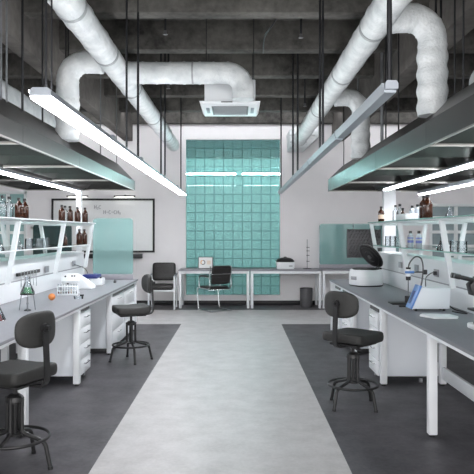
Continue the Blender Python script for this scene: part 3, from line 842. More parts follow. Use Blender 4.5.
def cantilever(loc, rz, label):
    t = thing('cantilever_chair', label, 'chair', loc, rz)
    def back_fn(x, y, z): return (x, -0.235 + z - 0.16 * (y + 0.1) , 0.695 + y)
    b = MB().cushion(0.42, 0.36, 0.04, 9, back_fn, 16).build('backrest', M['leather'], t, 50)
    m = MB()
    for i in range(4): m.tube([back_fn(x, -0.13 + 0.085 * i, -0.022) for x in (-0.2, 0, 0.2)], 0.004, 6)
    m.build('seam', M['dark'], b)
    def seat_fn(x, y, z): return (x, y, 0.44 + z)
    MB().cushion(0.43, 0.46, 0.045, 8, seat_fn, 14).build('seat', M['leather'], t, 50)
    for s in (-1, 1):
        x = s * 0.235
        fr = [(x, -0.25, 0.86), (x, -0.225, 0.62), (x, -0.205, 0.44), (x, 0.18, 0.43), (x, 0.235, 0.40), (x, 0.225, 0.2), (x, 0.20, 0.04), (x, 0.17, 0.013), (x, 0.0, 0.013), (x, -0.27, 0.013)]
        MB().tube(smoothpath(fr, 5), 0.0125, 10).build('side_frame', M['chrome'], t, 60)
        a = smoothpath([(x, -0.225, 0.64), (x, 0.0, 0.66), (x, 0.14, 0.65), (x, 0.18, 0.60), (x, 0.17, 0.44)], 5)
        am = MB().tube(a, 0.011, 10).build('armrest', M['chrome'], t, 60)
        MB().box(x - 0.02, x + 0.02, -0.16, 0.12, 0.668, 0.685, 0.005).build('arm_pad', M['leather'], am)
    m = MB().cyl((-0.235, -0.262, 0.013), (0.235, -0.262, 0.013), 0.0125, 10)
    m.build('floor_bar', M['chrome'], t)
    MB().tube([(-0.24, -0.22, 0.70), (-0.2, -0.278, 0.715), (0.2, -0.278, 0.715), (0.24, -0.22, 0.70)], 0.013, 10).build('back_bar', M['chrome'], t)
    MB().cyl((-0.235, -0.19, 0.41), (0.235, -0.19, 0.41), 0.011, 10).build('seat_bar', M['chrome'], t)
    return t
cantilever((-0.46, 11.98, 0), math.radians(33), 'black leather cantilever chair with chrome frame drawn up to the far desk')

# ------------------------------------------------------------------ whiteboard and lamps
bx0, bx1, bz0, bz1 = -3.87, -1.73, 1.085, 2.205
t = thing('whiteboard', 'large black framed whiteboard on the far wall', 'whiteboard', ((bx0 + bx1) / 2, YF - 0.02, bz0))
bd = wpart(MB().box(bx0 + 0.02, bx1 - 0.02, YF - 0.03, YF - 0.001, bz0 + 0.02, bz1 - 0.02), 'board', M['board'], t, 0)
m = MB(); f = 0.04
for x in (bx0, bx1 - f): m.box(x, x + f, YF - 0.045, YF - 0.002, bz0, bz1, 0.004)
for z in (bz0, bz1 - f): m.box(bx0 + f, bx1 - f, YF - 0.045, YF - 0.002, z, z + f, 0.004)
wpart(m, 'frame', M['black'], t)
wpart(MB().box(-3.35, -1.98, YF - 0.11, YF - 0.002, 0.965, 1.055, 0.006), 'pen_tray', M['black'], t)
wpart(MB().box(-2.32, -2.2, YF - 0.09, YF - 0.03, 1.056, 1.085, 0.006), 'eraser', M['dark'], t)
# handwriting: pen strokes of a formula (H C over H C C H)
def stroke(m, pts, x, z, h):
    m.tube([(x + p[0] * h, YF - 0.0325, z + p[1] * h) for p in pts], 0.0045, 6)
GL = {'H': [[(0, 0), (0.03, 1)], [(0.5, 0.02), (0.55, 1)], [(0.02, 0.5), (0.52, 0.55)]],
      'C': [[(0.55, 0.85), (0.3, 1), (0.05, 0.7), (0.03, 0.3), (0.25, 0.0), (0.55, 0.12)]],
      '2': [[(0, 0.3), (0.12, 0.42), (0.25, 0.3), (0.0, -0.1), (0.28, -0.1)]],
      '-': [[(0.0, 0.5), (0.45, 0.5)]]}
m = MB()
def write(txt, x, z, h):
    for ch in txt:
        for s_ in GL[ch]: stroke(m, s_, x, z, h)
        x += {'H': 0.8, 'C': 0.8, '2': 0.42, '-': 0.62}[ch] * h
write('H2C', -2.98, 1.99, 0.075)
m.build('handwriting', M['ink'], bd)
m = MB()
write('H-C-CH2', -2.79, 1.885, 0.075)
o = m.build('handwriting', M['ink'], bd); 
for i, x in enumerate((-3.3, -2.33)):
    t = thing('board_lamp', 'slim black lamp over the whiteboard, the one %s' % ['behind the white post', 'near its right corner'][i], 'lamp', (x, YF - 0.1, 2.25), 0, 'lamps over the whiteboard')
    wpart(MB().cyl((x - 0.22, YF - 0.17, 2.245), (x + 0.22, YF - 0.17, 2.245), 0.016, 12), 'lamp_bar', M['black'], t)
    wpart(MB().tube(smoothpath([(x, YF - 0.0, 2.235), (x, YF - 0.08, 2.275), (x, YF - 0.17, 2.258)], 4), 0.008, 8), 'lamp_arm', M['black'], t)
    wpart(MB().box(x - 0.19, x + 0.19, YF - 0.172, YF - 0.152, 2.222, 2.229), 'lamp_lens', M['lamp_small'], t)

# ------------------------------------------------------------------ on and around the far desks
t = thing('framed_chart', 'small black framed ring chart standing on the far desk', 'picture', (-0.66, 12.62, 0.7655))
R_ = Matrix.Translation((-0.66, 12.62, 0.7655)) @ Matrix.Rotation(math.radians(-8), 4, 'X')
m = MB()
for (a, b, c, d) in ((-0.15, -0.138, 0, 0.24), (0.138, 0.15, 0, 0.24), (-0.138, 0.138, 0, 0.012), (-0.138, 0.138, 0.228, 0.24)):
    m.box(a, b, -0.008, 0.008, c, d, 0, R_)
wpart(m, 'frame', M['dark'], t)
sh = wpart(MB().box(-0.139, 0.139, -0.004, 0.004, 0.011, 0.229, 0, R_), 'sheet', M['paper'], t, 0)
def ring_part(t0, t1, mt, nm):
    pts_o = [R_ @ Vector((-0.055 + 0.05 * math.cos(a), -0.0055, 0.125 + 0.05 * math.sin(a))) for a in [t0 + (t1 - t0) * i / 14 for i in range(15)]]
    pts_i = [R_ @ Vector((-0.055 + 0.032 * math.cos(a), -0.0055, 0.125 + 0.032 * math.sin(a))) for a in [t0 + (t1 - t0) * i / 14 for i in range(15)]]
    mm = MB()
    mm.poly([tuple(p) for p in pts_o + pts_i], [(i, i + 1, 16 + i, 15 + i) for i in range(14)])
    mm.build(nm, mt, sh, 0)
ring_part(PI * 0.55, PI * 1.3, M['amber'], 'chart_ring')
ring_part(PI * 1.32, PI * 2.5, M['chartgrey'], 'chart_ring')
m = MB()
for i in range(4): m.box(0.025, 0.11 - 0.012 * (i % 2), -0.0062, -0.0052, 0.15 - 0.02 * i, 0.156 - 0.02 * i, 0, R_)
m.build('text_line', M['amber'], sh, 0)
MB().box(-0.012, 0.012, 0.009, 0.011, 0.0, 0.18, 0, Matrix.Translation((-0.66, 12.725, 0.766)) @ Matrix.Rotation(math.radians(20), 4, 'X')).build('easel_leg', M['dark'], t).location = -Vector(t.location)

t = thing('water_bath', 'pale benchtop bath with a black domed lid on the far desk', 'lab device', (0.955, 12.55, 0.7655))
wpart(MB().prism([(0.785, 12.4, 0.768), (1.12, 12.4, 0.768), (1.14, 12.4, 0.905), (0.77, 12.4, 0.905)], (0, 0.3, 0), 0.012), 'body', M['white'], t)
m = MB(); m.cushion(0.37, 0.30, 0.17, 3.0, lambda x, y, z: (0.955 + x, 12.55 + y, 0.912 + max(z, -0.006)), 2.2)
wpart(m, 'lid', M['black'], t, 50)
wpart(MB().lathe([(0, 1.012), (0.03, 1.008), (0.03, 0.994), (0, 0.99)], (0.955, 12.55, 0), 16), 'lid_knob', M['black'], t)
wpart(MB().box(1.02, 1.09, 12.383, 12.3905, 0.82, 0.84), 'control_panel', M['grey'], t)

t = thing('retort_stand', 'thin retort stand with small clamps on the far desk near the right screen', 'stand', (1.395, 12.5, 0.7655))
wpart(MB().lathe([(0, 0), (0.085, 0), (0.085, 0.01), (0.02, 0.02), (0, 0.02)], (1.395, 12.5, 0.766), 24), 'base', M['dark'], t)
wpart(MB().cyl((1.395, 12.5, 0.785), (1.395, 12.5, 1.36), 0.006, 10), 'rod', M['rod_grey'], t)
for z in (0.92, 1.04, 1.13, 1.2):
    m = MB().box(1.38, 1.41, 12.485, 12.515, z - 0.008, z + 0.008, 0.003); m.cyl((1.40, 12.49, z), (1.435, 12.46, z), 0.006, 8)
    wpart(m, 'clamp', M['pewter'], t)

t = thing('wastebasket', 'dark grey cylindrical wastebasket under the far desk', 'bin', (1.375, 12.5, 0))
wpart(MB().lathe([(0, 0.004), (0.115, 0.0), (0.122, 0.02), (0.128, 0.375), (0.122, 0.375), (0.116, 0.03), (0, 0.02)], (1.375, 12.5, 0), 32), 'bin_body', M['pewter'], t)
wpart(MB().tube([(1.375 + 0.126 * math.cos(a), 12.5 + 0.126 * math.sin(a), 0.378) for a in [2 * PI * i / 32 for i in range(32)]], 0.006, 8, True), 'rim', M['dark'], t)

# pegboard on the right screen
t = thing('drying_rack', 'dark pegboard drying rack hanging before the right teal screen', 'drying rack', (2.6, 12.62, 0.99))
wpart(MB().box(2.23, 2.92, 12.66, 12.70, 0.985, 1.565, 0.008), 'back_board', M['pewter'], t)
for x in (2.36, 2.79):
    wpart(MB().tube([(x, 12.68, 1.56), (x, 12.70, 1.6), (x, 12.702, 1.682), (x, 12.735, 1.682), (x, 12.737, 1.64)], 0.005, 8), 'hook', M['chrome'], t)
for j in range(9):
    for i in range(10):
        x = 2.28 + i * 0.066 + (0.033 if j % 2 else 0); z = 1.02 + j * 0.062
        if x > 2.9: continue
        wpart(MB().cyl((x, 12.662, z), (x, 12.57, z + 0.035), 0.011, 8, 0.006), 'peg', M['dark'], t)

# ------------------------------------------------------------------ bottles and glassware
BEFORE = set(bpy.data.objects)
def make_bottle(label, group, kind):
    t = thing('bottle', label, 'bottle', (0, 0, 0), 0, group)
    if kind == 'amber':
        pr = [(0, 0), (0.040, 0), (0.044, 0.006), (0.044, 0.135), (0.040, 0.155), (0.022, 0.178), (0.016, 0.186), (0.016, 0.205), (0, 0.205)]
        mt = M['brown_glass']; zc, rc = 0.2, 0.019
    elif kind == 'clear':
        pr = [(0, 0), (0.037, 0), (0.040, 0.006), (0.040, 0.13), (0.036, 0.15), (0.018, 0.172), (0.015, 0.18), (0.015, 0.205), (0, 0.205)]
        mt = M['clear']; zc, rc = 0.198, 0.019
    elif kind == 'small':
        pr = [(0, 0), (0.026, 0), (0.028, 0.005), (0.028, 0.085), (0.024, 0.1), (0.011, 0.115), (0.011, 0.14), (0, 0.14)]
        mt = M['brown_glass']; zc, rc = 0.135, 0.014
    elif kind == 'wash':
        pr = [(0, 0), (0.033, 0), (0.036, 0.006), (0.036, 0.13), (0.03, 0.15), (0.016, 0.16), (0.016, 0.175), (0, 0.175)]
        mt = M['frost']; zc, rc = 0.17, 0.018
    MB().lathe(pr, (0, 0, 0), 24).build('body', mt, t, 50)
    MB().lathe([(0, zc), (rc, zc), (rc, zc + 0.026), (rc - 0.003, zc + 0.029), (0, zc + 0.029)], (0, 0, 0), 20).build('cap', M['black'], t, 40)
    return t
ZT, ZL = 1.646, 1.321
protos = {}
def bottle(kind, x, y, z, label, group, lab=None):
    if kind not in protos:
        b = make_bottle(label, group, kind); b.location = (x, y, z); protos[kind] = b
    else:
        b = dup(protos[kind], (x, y, z), 0.0, label, group)
    return b
gl_ = 'bottles on the left top shelf'
bottle('amber', -2.36, 6.68, ZT, 'amber bottle on the left top shelf, first of the pair near the clear bottles', gl_)
bottle('amber', -2.36, 6.86, ZT, 'amber bottle on the left top shelf, second of the pair near the clear bottles', gl_)
bottle('amber', -2.38, 8.38, ZT, 'amber bottle on the left top shelf, first of the four before the far end', gl_)
bottle('amber', -2.38, 8.78, ZT, 'single amber bottle on the left top shelf just before the far pair', gl_)
bottle('amber', -2.36, 9.12, ZT, 'amber bottle on the left top shelf, nearer one of the far end pair', gl_)
bottle('amber', -2.30, 9.32, ZT, 'amber bottle on the left top shelf, last at the far end', gl_)
bottle('clear', -2.36, 6.22, ZT, 'clear black-capped bottle on the left top shelf, nearest to the camera', gl_)
bottle('clear', -2.36, 6.40, ZT, 'clear black-capped bottle on the left top shelf beside the near amber pair', gl_)
bottle('clear', -2.40, 8.60, ZT, 'clear black-capped bottle standing between amber bottles on the left top shelf', gl_)
g = 'bottles on the left lower shelf'
bottle('amber', -2.34, 9.15, ZL, 'amber bottle on the left lower shelf, nearer of the end pair', g)
bottle('amber', -2.32, 9.36, ZL, 'amber bottle on the left lower shelf at its far end', g)
bottle('small', -2.40, 8.62, ZL, 'small amber bottle on the left lower shelf before the end pair', g)
g = 'bottles on the right top shelf'
b = bottle('amber', 2.06, 8.92, ZT, 'amber bottle with a cream label at the far end of the right top shelf', g)
MB().tube([(0, 0, 0.05), (0, 0, 0.11)], 0.0447, 24, caps=False).build('paper_label', M['label'], b, 50)
BIG = [bottle('amber', 2.10, 7.0, ZT, 'amber bottle on the right top shelf, farther of the big pair', g)]
BIG.append(bottle('amber', 2.08, 6.80, ZT, 'amber bottle on the right top shelf, nearer of the big pair', g))
bottle('small', 2.08, 7.82, ZT, 'small amber bottle beside the white tray on the right top shelf', g)
bottle('clear', 2.14, 8.42, ZT, 'clear bottle on the right top shelf, farther of the two beyond the tray', g)
bottle('clear', 2.12, 8.12, ZT, 'clear bottle on the right top shelf, nearer of the two beyond the tray', g)
bottle('wash', 2.22, 7.9, ZT, 'frosted bottle behind the white tray on the right top shelf, farther one', g)
bottle('wash', 2.20, 7.6, ZT, 'frosted bottle behind the white tray on the right top shelf, nearer one', g)
g = 'bottles on the right lower shelf'
for i, y in enumerate((7.55, 7.2)):
    b = bottle('wash', 2.10, y, ZL, 'frosted blue-labelled bottle on the right lower shelf, the %s one' % ['farther', 'nearer'][i], g)
    mm = MB()
    mm.tube([(0, 0, 0.055), (0, 0, 0.085)], 0.0368, 24, caps=False); mm.tube([(0, 0, 0.105), (0, 0, 0.12)], 0.0366, 24, caps=False)
    mm.build('blue_label', M['bluelabel'], b, 50)
tr = MB()
tr.box(1.98, 2.13, 7.35, 7.76, ZT + 0.001, ZT + 0.075, 0.006)
tag(tr.build('tray', M['white']), 'white tray box in front of the bottles on the right top shelf', 'tray')

def flask(x, y, z, h, label, group, liquid=None, lev=0.35):
    t = thing('flask', label, 'flask', (x, y, z), 0, group)
    R = 0.42 * h; n = 0.13 * h
    MB().lathe([(0, 0), (R * 0.93, 0), (R, 0.03 * h), (R * 0.95, 0.1 * h), (n, 0.7 * h), (n, 0.96 * h), (n * 1.25, h), (n * 1.1, h), (n * 0.85, 0.95 * h), (n * 0.85, 0.7 * h), (R * 0.9, 0.1 * h), (R * 0.85, 0.03 * h), (0, 0.02 * h)], (0, 0, 0), 28).build('glass', M['clear'], t, 50)
    if liquid:
        q = R * 0.88 + (n - R) * 0.88 * max(0, (lev - 0.1) / 0.6)
        MB().lathe([(0, 0.025 * h), (R * 0.86, 0.03 * h), (R * 0.88, 0.1 * h), (q, lev * h), (0, lev * h)], (0, 0, 0), 28).build('liquid', liquid, t, 50)
    return t
def beaker(x, y, z, r, h, label, group):
    t = MB().lathe([(0, 0), (r, 0), (r, h * 0.96), (r * 1.08, h), (r * 0.98, h), (r * 0.95, 0.004), (0, 0.004)], (0, 0, 0), 24).build('beaker', M['clear'], None, 50)
    t.location = (x, y, z)
    return tag(t, label, 'beaker', group)
g = 'clear flasks on the racks'
flask(2.10, 6.15, ZT, 0.115, 'empty conical flask on the right top shelf nearest to the camera', g)
flask(2.12, 6.45, ZL, 0.13, 'empty conical flask on the right lower shelf', g)
flask(-2.36, 6.1, ZL, 0.15, 'taller conical flask on the left lower shelf beside the first upright', g)
flask(-2.34, 6.62, ZL, 0.12, 'empty conical flask on the left lower shelf beyond the taller one', g)
g = 'beakers on the racks'
for i, y in enumerate((5.75, 5.95, 6.25)):
    beaker(2.08, y, ZL, 0.045, 0.10, 'glass beaker on the right lower shelf, %s of the near three' % ['first', 'second', 'third'][i], g)
for i, y in enumerate((8.05, 8.35, 8.6)):
    beaker(2.08, y, ZL, 0.04, 0.13, 'tall glass beaker on the right lower shelf, %s of the far three' % ['first', 'second', 'third'][i], g)
for i, y in enumerate((7.0, 7.35, 7.6)):
    beaker(-2.36, y, ZL, 0.045, 0.11, 'glass beaker on the left lower shelf, %s of the middle three' % ['first', 'second', 'third'][i], g)
t = thing('petri_dish_pair', 'dark lidded dish on the edge of the left lower shelf', 'dish', (-2.31, 6.45, ZL))
wpart(MB().lathe([(0, 0), (0.045, 0), (0.045, 0.014), (0, 0.014)], (-2.31, 6.45, ZL), 24), 'dish', M['clear'], t)
wpart(MB().lathe([(0, 0.0145), (0.048, 0.0145), (0.048, 0.022), (0, 0.022)], (-2.31, 6.45, ZL), 24), 'lid', M['pewter'], t)

# ------------------------------------------------------------------ left bench: instruments
ZB = 0.7505
t = flask(-2.06, 5.28, ZB, 0.19, 'conical flask of red liquid at the left edge of the left bench', None, M['red'], 0.3)
# tripod with burner and flask
tx, ty = -2.02, 5.95
t = thing('tripod', 'thin steel tripod carrying the green flask on the left bench', 'tripod', (tx, ty, ZB))
rg = 0.062
wpart(MB().tube([(tx + rg * math.cos(a), ty + rg * math.sin(a), 0.908) for a in [2 * PI * i / 28 for i in range(28)]], 0.005, 8, True), 'ring', M['dark'], t)
wpart(MB().cyl((tx, ty, 0.912), (tx, ty, 0.916), 0.068, 28), 'gauze', M['dark'], t)
for q in range(3):
    a = PI * 0.95 + q * 2 * PI / 3
    wpart(MB().cyl((tx + rg * math.cos(a), ty + rg * math.sin(a), 0.908), (tx + 0.085 * math.cos(a), ty + 0.085 * math.sin(a), ZB), 0.004, 8), 'leg', M['rod_grey'], t)
t = thing('bunsen_burner', 'small burner under the tripod on the left bench', 'burner', (tx, ty, ZB))
wpart(MB().lathe([(0, 0), (0.033, 0), (0.033, 0.008), (0.012, 0.018), (0, 0.018)], (tx, ty, ZB), 24), 'base', M['dark'], t)
wpart(MB().lathe([(0.0, 0.018), (0.008, 0.018), (0.008, 0.06), (0.011, 0.06), (0.011, 0.075), (0.008, 0.075), (0.008, 0.13), (0.0, 0.13)], (tx, ty, ZB), 16), 'burner_tube', M['rod_grey'], t)
flask(tx, ty, 0.917, 0.16, 'conical flask of green liquid on the tripod on the left bench', None, M['green'], 0.36)
# orange
o = MB().lathe([(0, 0), (0.014, 0.001)] + [(0.039 * math.sin(a), 0.039 - 0.037 * math.cos(a)) for a in [PI * i / 14 for i in range(2, 14)]] + [(0.006, 0.0755), (0, 0.074)], (0, 0, 0), 28).build('orange_fruit', M['orange'], None, 60)
o.location = (-2.06, 6.86, ZB); tag(o, 'orange fruit lying on the left bench', 'fruit')
# test tube racks
def tube_rack(x, y, z, w, h, n, label, body, rz):
    t = thing('test_tube_rack', label, 'rack', (x, y, z), rz, 'test tube racks on the left bench')
    m = MB()
    m.box(-w / 2, w / 2, -0.035, 0.035, 0, 0.012, 0.003)
    for s in (-1, 1): m.box(s * (w / 2 - 0.005) - 0.005, s * (w / 2 - 0.005) + 0.005, -0.035, 0.035, 0.012, h, 0.003)
    m.box(-w / 2 + 0.01, w / 2 - 0.01, -0.03, 0.03, h - 0.012, h, 0.002)
    m.box(-w / 2 + 0.01, w / 2 - 0.01, -0.03, 0.03, h * 0.42, h * 0.42 + 0.008, 0.002)
    if body: m.box(-w / 2 + 0.01, w / 2 - 0.01, 0.024, 0.03, 0.012, h - 0.012)
    m.build('rack_frame', M['white'], t)
    for i in range(n):
        xx = -w / 2 + w * (i + 0.5) / n
        q = MB().lathe([(0, 0.016), (0.006, 0.02), (0.008, 0.03), (0.008, h * 0.98 + 0.03), (0.0, h * 0.98 + 0.03)], (xx, -0.012, 0), 12).build('test_tube', M['clear'], t, 50)
        MB().lathe([(0, 0.018), (0.0055, 0.022), (0.0068, 0.03), (0.0068, h * (0.4 + 0.25 * ((i * 7) % 3) / 2)), (0.0, h * 0.45)], (xx, -0.012, 0), 12).build('liquid', [M['red'], M['dark'], M['grey'], M['label']][(i * 3) % 4], q, 50)
    return t
tube_rack(-2.04, 7.42, ZB, 0.24, 0.11, 8, 'white rack of filled test tubes standing before a white holed block on the left bench', False, math.radians(8))
t = thing('holed_stand', 'tall white stand with round holes behind the test tubes on the left bench', 'stand', (-2.06, 7.62, ZB), math.radians(8))
m = MB().box(-0.105, 0.105, 0.0, 0.012, 0.0, 0.25, 0.003); m.box(-0.105, 0.105, -0.05, 0.06, 0, 0.01, 0.003); m.box(-0.105, 0.105, -0.05, -0.0005, 0.15, 0.158, 0.002)
m.build('plate', M['white'], t)
for (x, z) in ((-0.06, 0.21), (0.02, 0.215), (0.05, 0.215), (-0.03, 0.12)):
    MB().cyl((x, -0.003, z), (x, 0.0005, z), 0.011, 16).build('hole', M['dark'], t)
# sloping white instrument with blue parts
t = thing('ph_meter', 'white wedge-shaped meter with a pale keypad on the left bench', 'lab device', (-2.02, 8.3, ZB))
m = MB().prism([(-2.26, 8.17, ZB + 0.002), (-1.93, 8.17, ZB + 0.002), (-1.93, 8.17, ZB + 0.035), (-2.02, 8.17, ZB + 0.11), (-2.15, 8.17, ZB + 0.19), (-2.26, 8.17, ZB + 0.20)], (0, 0.24, 0), 0.012)
wpart(m, 'body', M['white'], t, 30)
Rm = Matrix.Translation((-2.085, 8.29, ZB + 0.151)) @ Matrix.Rotation(math.radians(31.6), 4, 'Y')
wpart(MB().box(-0.05, 0.05, -0.08, 0.08, 0.0, 0.006, 0.002, Rm), 'keypad', M['panel'], t)
t = thing('vortex_mixer', 'white mixer with a deep blue top beside the wedge-shaped meter', 'lab device', (-1.99, 8.85, ZB))
wpart(MB().box(-2.16, -1.92, 8.74, 8.96, ZB + 0.001, ZB + 0.10, 0.012), 'body', M['white'], t)
wpart(MB().box(-2.19, -1.98, 8.72, 8.98, ZB + 0.1015, ZB + 0.155, 0.01), 'top_tray', M['deepblue'], t)
wpart(MB().lathe([(0, 0), (0.016, 0), (0.014, 0.02), (0, 0.02)], (-1.945, 8.78, ZB + 0.1015), 16), 'dial', M['dark'], t)
cb = MB().tube(smoothpath([(-2.455, 9.25, 1.02), (-2.36, 9.2, 1.0), (-2.24, 9.1, 0.96), (-2.19, 9.08, 0.86), (-2.13, 8.985, 0.82)], 6), 0.005, 8).build('power_cable', M['dark'])
tag(cb, 'dark cable from the left socket to the blue-topped mixer', 'cable')
t = thing('small_weight', 'small dark cylinder on the left bench beyond the blue-topped mixer', 'lab tool', (-1.83, 9.22, ZB))
wpart(MB().lathe([(0, 0), (0.022, 0), (0.022, 0.03), (0.008, 0.034), (0.008, 0.048), (0, 0.05)], (-1.83, 9.22, ZB), 20), 'weight', M['pewter'], t)
# dish
t = thing('glass_dish', 'shallow glass dish with a dark stopper on the left bench', 'dish', (-1.80, 7.0, ZB))
wpart(MB().lathe([(0, 0), (0.05, 0), (0.055, 0.03), (0.052, 0.03), (0.047, 0.004), (0, 0.004)], (-1.80, 7.0, ZB), 28), 'dish', M['clear'], t)
wpart(MB().lathe([(0, 0.0305), (0.02, 0.0305), (0.024, 0.05), (0, 0.05)], (-1.762, 7.0, ZB), 16), 'stopper', M['dark'], t)
# wall fittings on the left spine
t = thing('tool_rail', 'black magnetic tool rail on the left service panel', 'rail', (-2.446, 7.2, 1.03))
wpart(MB().box(-2.454, -2.43, 6.85, 7.62, 1.012, 1.05, 0.004), 'magnet_bar', M['black'], t)
for i in range(6):
    y = 6.93 + 0.105 * i
    t2 = thing('spatula', 'steel spatula hanging on the tool rail, %s of six from the near end' % ['first', 'second', 'third', 'fourth', 'fifth', 'last'][i], 'tool', (-2.425, y, 1.03), 0, 'spatulas on the tool rail')
    MB().box(-0.003, 0.003, -0.006, 0.006, -0.10 - 0.015 * (i % 3), 0.03, 0.001).build('handle', M['chrome'], t2)
    MB().box(-0.003, 0.003, -0.013, 0.013, -0.14 - 0.015 * (i % 3), -0.1005 - 0.015 * (i % 3), 0.001).build('blade', M['chrome'], t2)
def socket(x, y, z, s, label, plug=False):
    t = thing('power_socket', label, 'socket', (x, y, z), 0, 'power sockets on the service panels')
    wpart(MB().box(x, x - s * 0.012, y - 0.075, y + 0.075, z - 0.04, z + 0.04, 0.003), 'cover_plate', M['grey'], t)
    for q in (-0.035, 0.035):
        wpart(MB().cyl((x - s * 0.0122, y + q, z), (x - s * 0.0145, y + q, z), 0.02, 18), 'outlet', M['alu'], t)
    if plug:
        wpart(MB().box(x - s * 0.015, x - s * 0.05, y - 0.055, y - 0.015, z - 0.02, z + 0.02, 0.005), 'plug', M['dark'], t)
socket(-2.453, 7.94, 1.03, -1, 'grey double socket on the left service panel beyond the tool rail')
socket(-2.453, 9.25, 1.04, -1, 'grey double socket near the far end of the left service panel')
socket(2.165, 8.25, 1.07, 1, 'grey double socket on the right service panel, farthest of three')
socket(2.165, 7.5, 1.07, 1, 'grey double socket on the right service panel, behind the blue stirrer')
socket(2.165, 6.75, 1.06, 1, 'grey double socket with a dark plug on the right service panel', True)

# ------------------------------------------------------------------ right bench: instruments
# centrifuge
cx, cy = 1.80, 8.72
t = thing('centrifuge', 'grey-white benchtop centrifuge with its black lid open on the right bench', 'centrifuge', (cx, cy, ZB), math.radians(25))
MB().cushion(0.42, 0.42, 0.30, 3.4, lambda x, y, z: (x * (1 - 0.10 * (0.15 + z)), y * (1 - 0.10 * (0.15 + z)), 0.017 + (z + 0.13) * 0.78 if z > -0.13 else 0.017), 40, 9).build('body', M['white'], t, 50)
MB().cushion(0.41, 0.41, 0.02, 3.4, lambda x, y, z: (x, y, 0.01 + z), 30).build('base', M['dark'], t, 50)
m = MB(); m.tube([(0.18 * math.cos(a), 0.18 * math.sin(a), 0.236) for a in [2 * PI * i / 40 for i in range(40)]], 0.012, 10, True)
m.lathe([(0, 0.2455), (0.16, 0.2455), (0.178, 0.24)], (0, 0, 0), 36)
m.build('chamber_rim', M['black'], t, 50)
lid = Matrix.Translation((0.2, 0, 0.25)) @ Matrix.Rotation(math.radians(54), 4, 'Y') @ Matrix.Translation((-0.205, 0, 0))
def lfn(x, y, z): return lid @ Vector((x, y, z + 0.01))
ld = MB().cushion(0.41, 0.41, 0.05, 2.2, lfn, 8).build('lid', M['black'], t, 50)
m = MB()
for r in (0.09, 0.165):
    m.tube([lid @ Vector((r * math.cos(a), r * math.sin(a), -0.016)) for a in [2 * PI * i / 36 for i in range(36)]], 0.005, 6, True)
m.build('lid_seal', M['dark'], ld, 50)
MB().cyl(lid @ Vector((0, 0, -0.03)), lid @ Vector((0, 0, -0.012)), 0.03, 20).build('lid_boss', M['pewter'], ld)
MB().cyl((0.215, -0.06, 0.24), (0.215, 0.06, 0.24), 0.014, 12).build('hinge', M['dark'], t)
MB().box(-0.214, -0.202, -0.06, 0.06, 0.09, 0.14, 0.003).build('control_panel', M['grey'], t)
# stirrer with flexible neck
sx, sy = 1.785, 6.5
t = thing('overhead_stirrer', 'blue and white stirrer head over a dark foot on the right bench', 'lab device', (sx, sy, ZB))
m = MB().box(1.60, 1.80, 6.42, 6.62, ZB + 0.001, ZB + 0.014, 0.003)
wpart(m, 'base_plate', M['dark'], t)
wpart(MB().box(1.62, 1.83, 6.22, 6.25, ZB + 0.001, ZB + 0.018, 0.004), 'outrigger', M['black'], t)
wpart(MB().cyl((sx, sy, 0.78), (sx, sy, 1.02), 0.006, 10), 'stirring_rod', M['rod_grey'], t)
wpart(MB().cyl((sx, sy, 1.04), (sx, sy, 1.115), 0.026, 20), 'motor_head', M['white'], t)
wpart(MB().box(sx - 0.04, sx + 0.055, sy - 0.034, sy - 0.01, 1.072, 1.098, 0.006), 'blue_band', M['blue'], t)
m = MB().cyl((sx, sy, 1.0), (sx, sy, 1.0395), 0.024, 20, 0.027); m.cyl((sx, sy, 1.1155), (sx, sy, 1.135), 0.025, 20)
wpart(m, 'chuck', M['black'], t)
wpart(MB().lathe([(0, 0), (0.03, 0), (0.032, 0.07), (0.024, 0.07), (0, 0.06)], (sx - 0.005, sy, ZB + 0.015), 20), 'beaker_holder', M['dark'], t)
wpart(MB().tube(smoothpath([(sx, sy, 1.135), (sx + 0.02, sy, 1.19), (sx + 0.075, sy, 1.245), (sx + 0.13, sy, 1.23), (sx + 0.155, sy, 1.14), (sx + 0.145, sy, 1.0), (sx + 0.12, sy, 0.88), (sx + 0.11, sy, 0.765)], 8), 0.008, 10), 'flexible_neck', M['pewter'], t, 60)
m = MB().cyl((sx + 0.03, sy, 1.085), (sx + 0.155, sy, 1.085), 0.007, 10); m.box(sx + 0.155, sx + 0.195, sy - 0.02, sy + 0.02, 1.06, 1.11, 0.006)
wpart(m, 'clamp_arm', M['dark'], t)
# white instrument with a blue sloping front
t = thing('spectrometer', 'white benchtop analyser with a blue sloping front on the right bench', 'lab device', (1.83, 6.0, ZB))
y0, y1 = 5.90, 6.07
wpart(MB().prism([(1.66, y0, 0.772), (2.015, y0, 0.772), (2.025, y0, 0.965), (1.77, y0, 0.972), (1.745, y0, 0.965)], (0, y1 - y0, 0), 0.006), 'body', M['panel'], t, 30)
u = Vector((1.745 - 1.66, 0, 0.965 - 0.772)).normalized(); nn = Vector((-u.z, 0, u.x))
p0 = Vector((1.66, y0, 0.772))
def sl(a, b, c0, c1, ya, yb):
    A = [p0 + u * a + nn * c0, p0 + u * b + nn * c0, p0 + u * b + nn * c1, p0 + u * a + nn * c1]
    return [Vector((q.x, ya, q.z)) for q in A], (0, yb - ya, 0)
wpart(MB().prism(*sl(-0.005, 0.235, 0.002, 0.020, y0 - 0.006, y1 + 0.006), bev=0.004), 'front_panel', M['blue'], t)
wpart(MB().prism(*sl(0.04, 0.17, 0.0245, 0.027, y0 + 0.06, y1 - 0.05)), 'keypad', M['deepblue'], t)
wpart(MB().prism(*sl(-0.004, 0.255, -0.006, 0.0015, y0 - 0.003, y0 + 0.0)), 'front_edge', M['white'], t)
for x in (1.70, 1.97):
    for y in (y0 + 0.03, y1 - 0.03):
        wpart(MB().cyl((x, y, ZB), (x, y, 0.772), 0.013, 12), 'foot', M['black'], t)
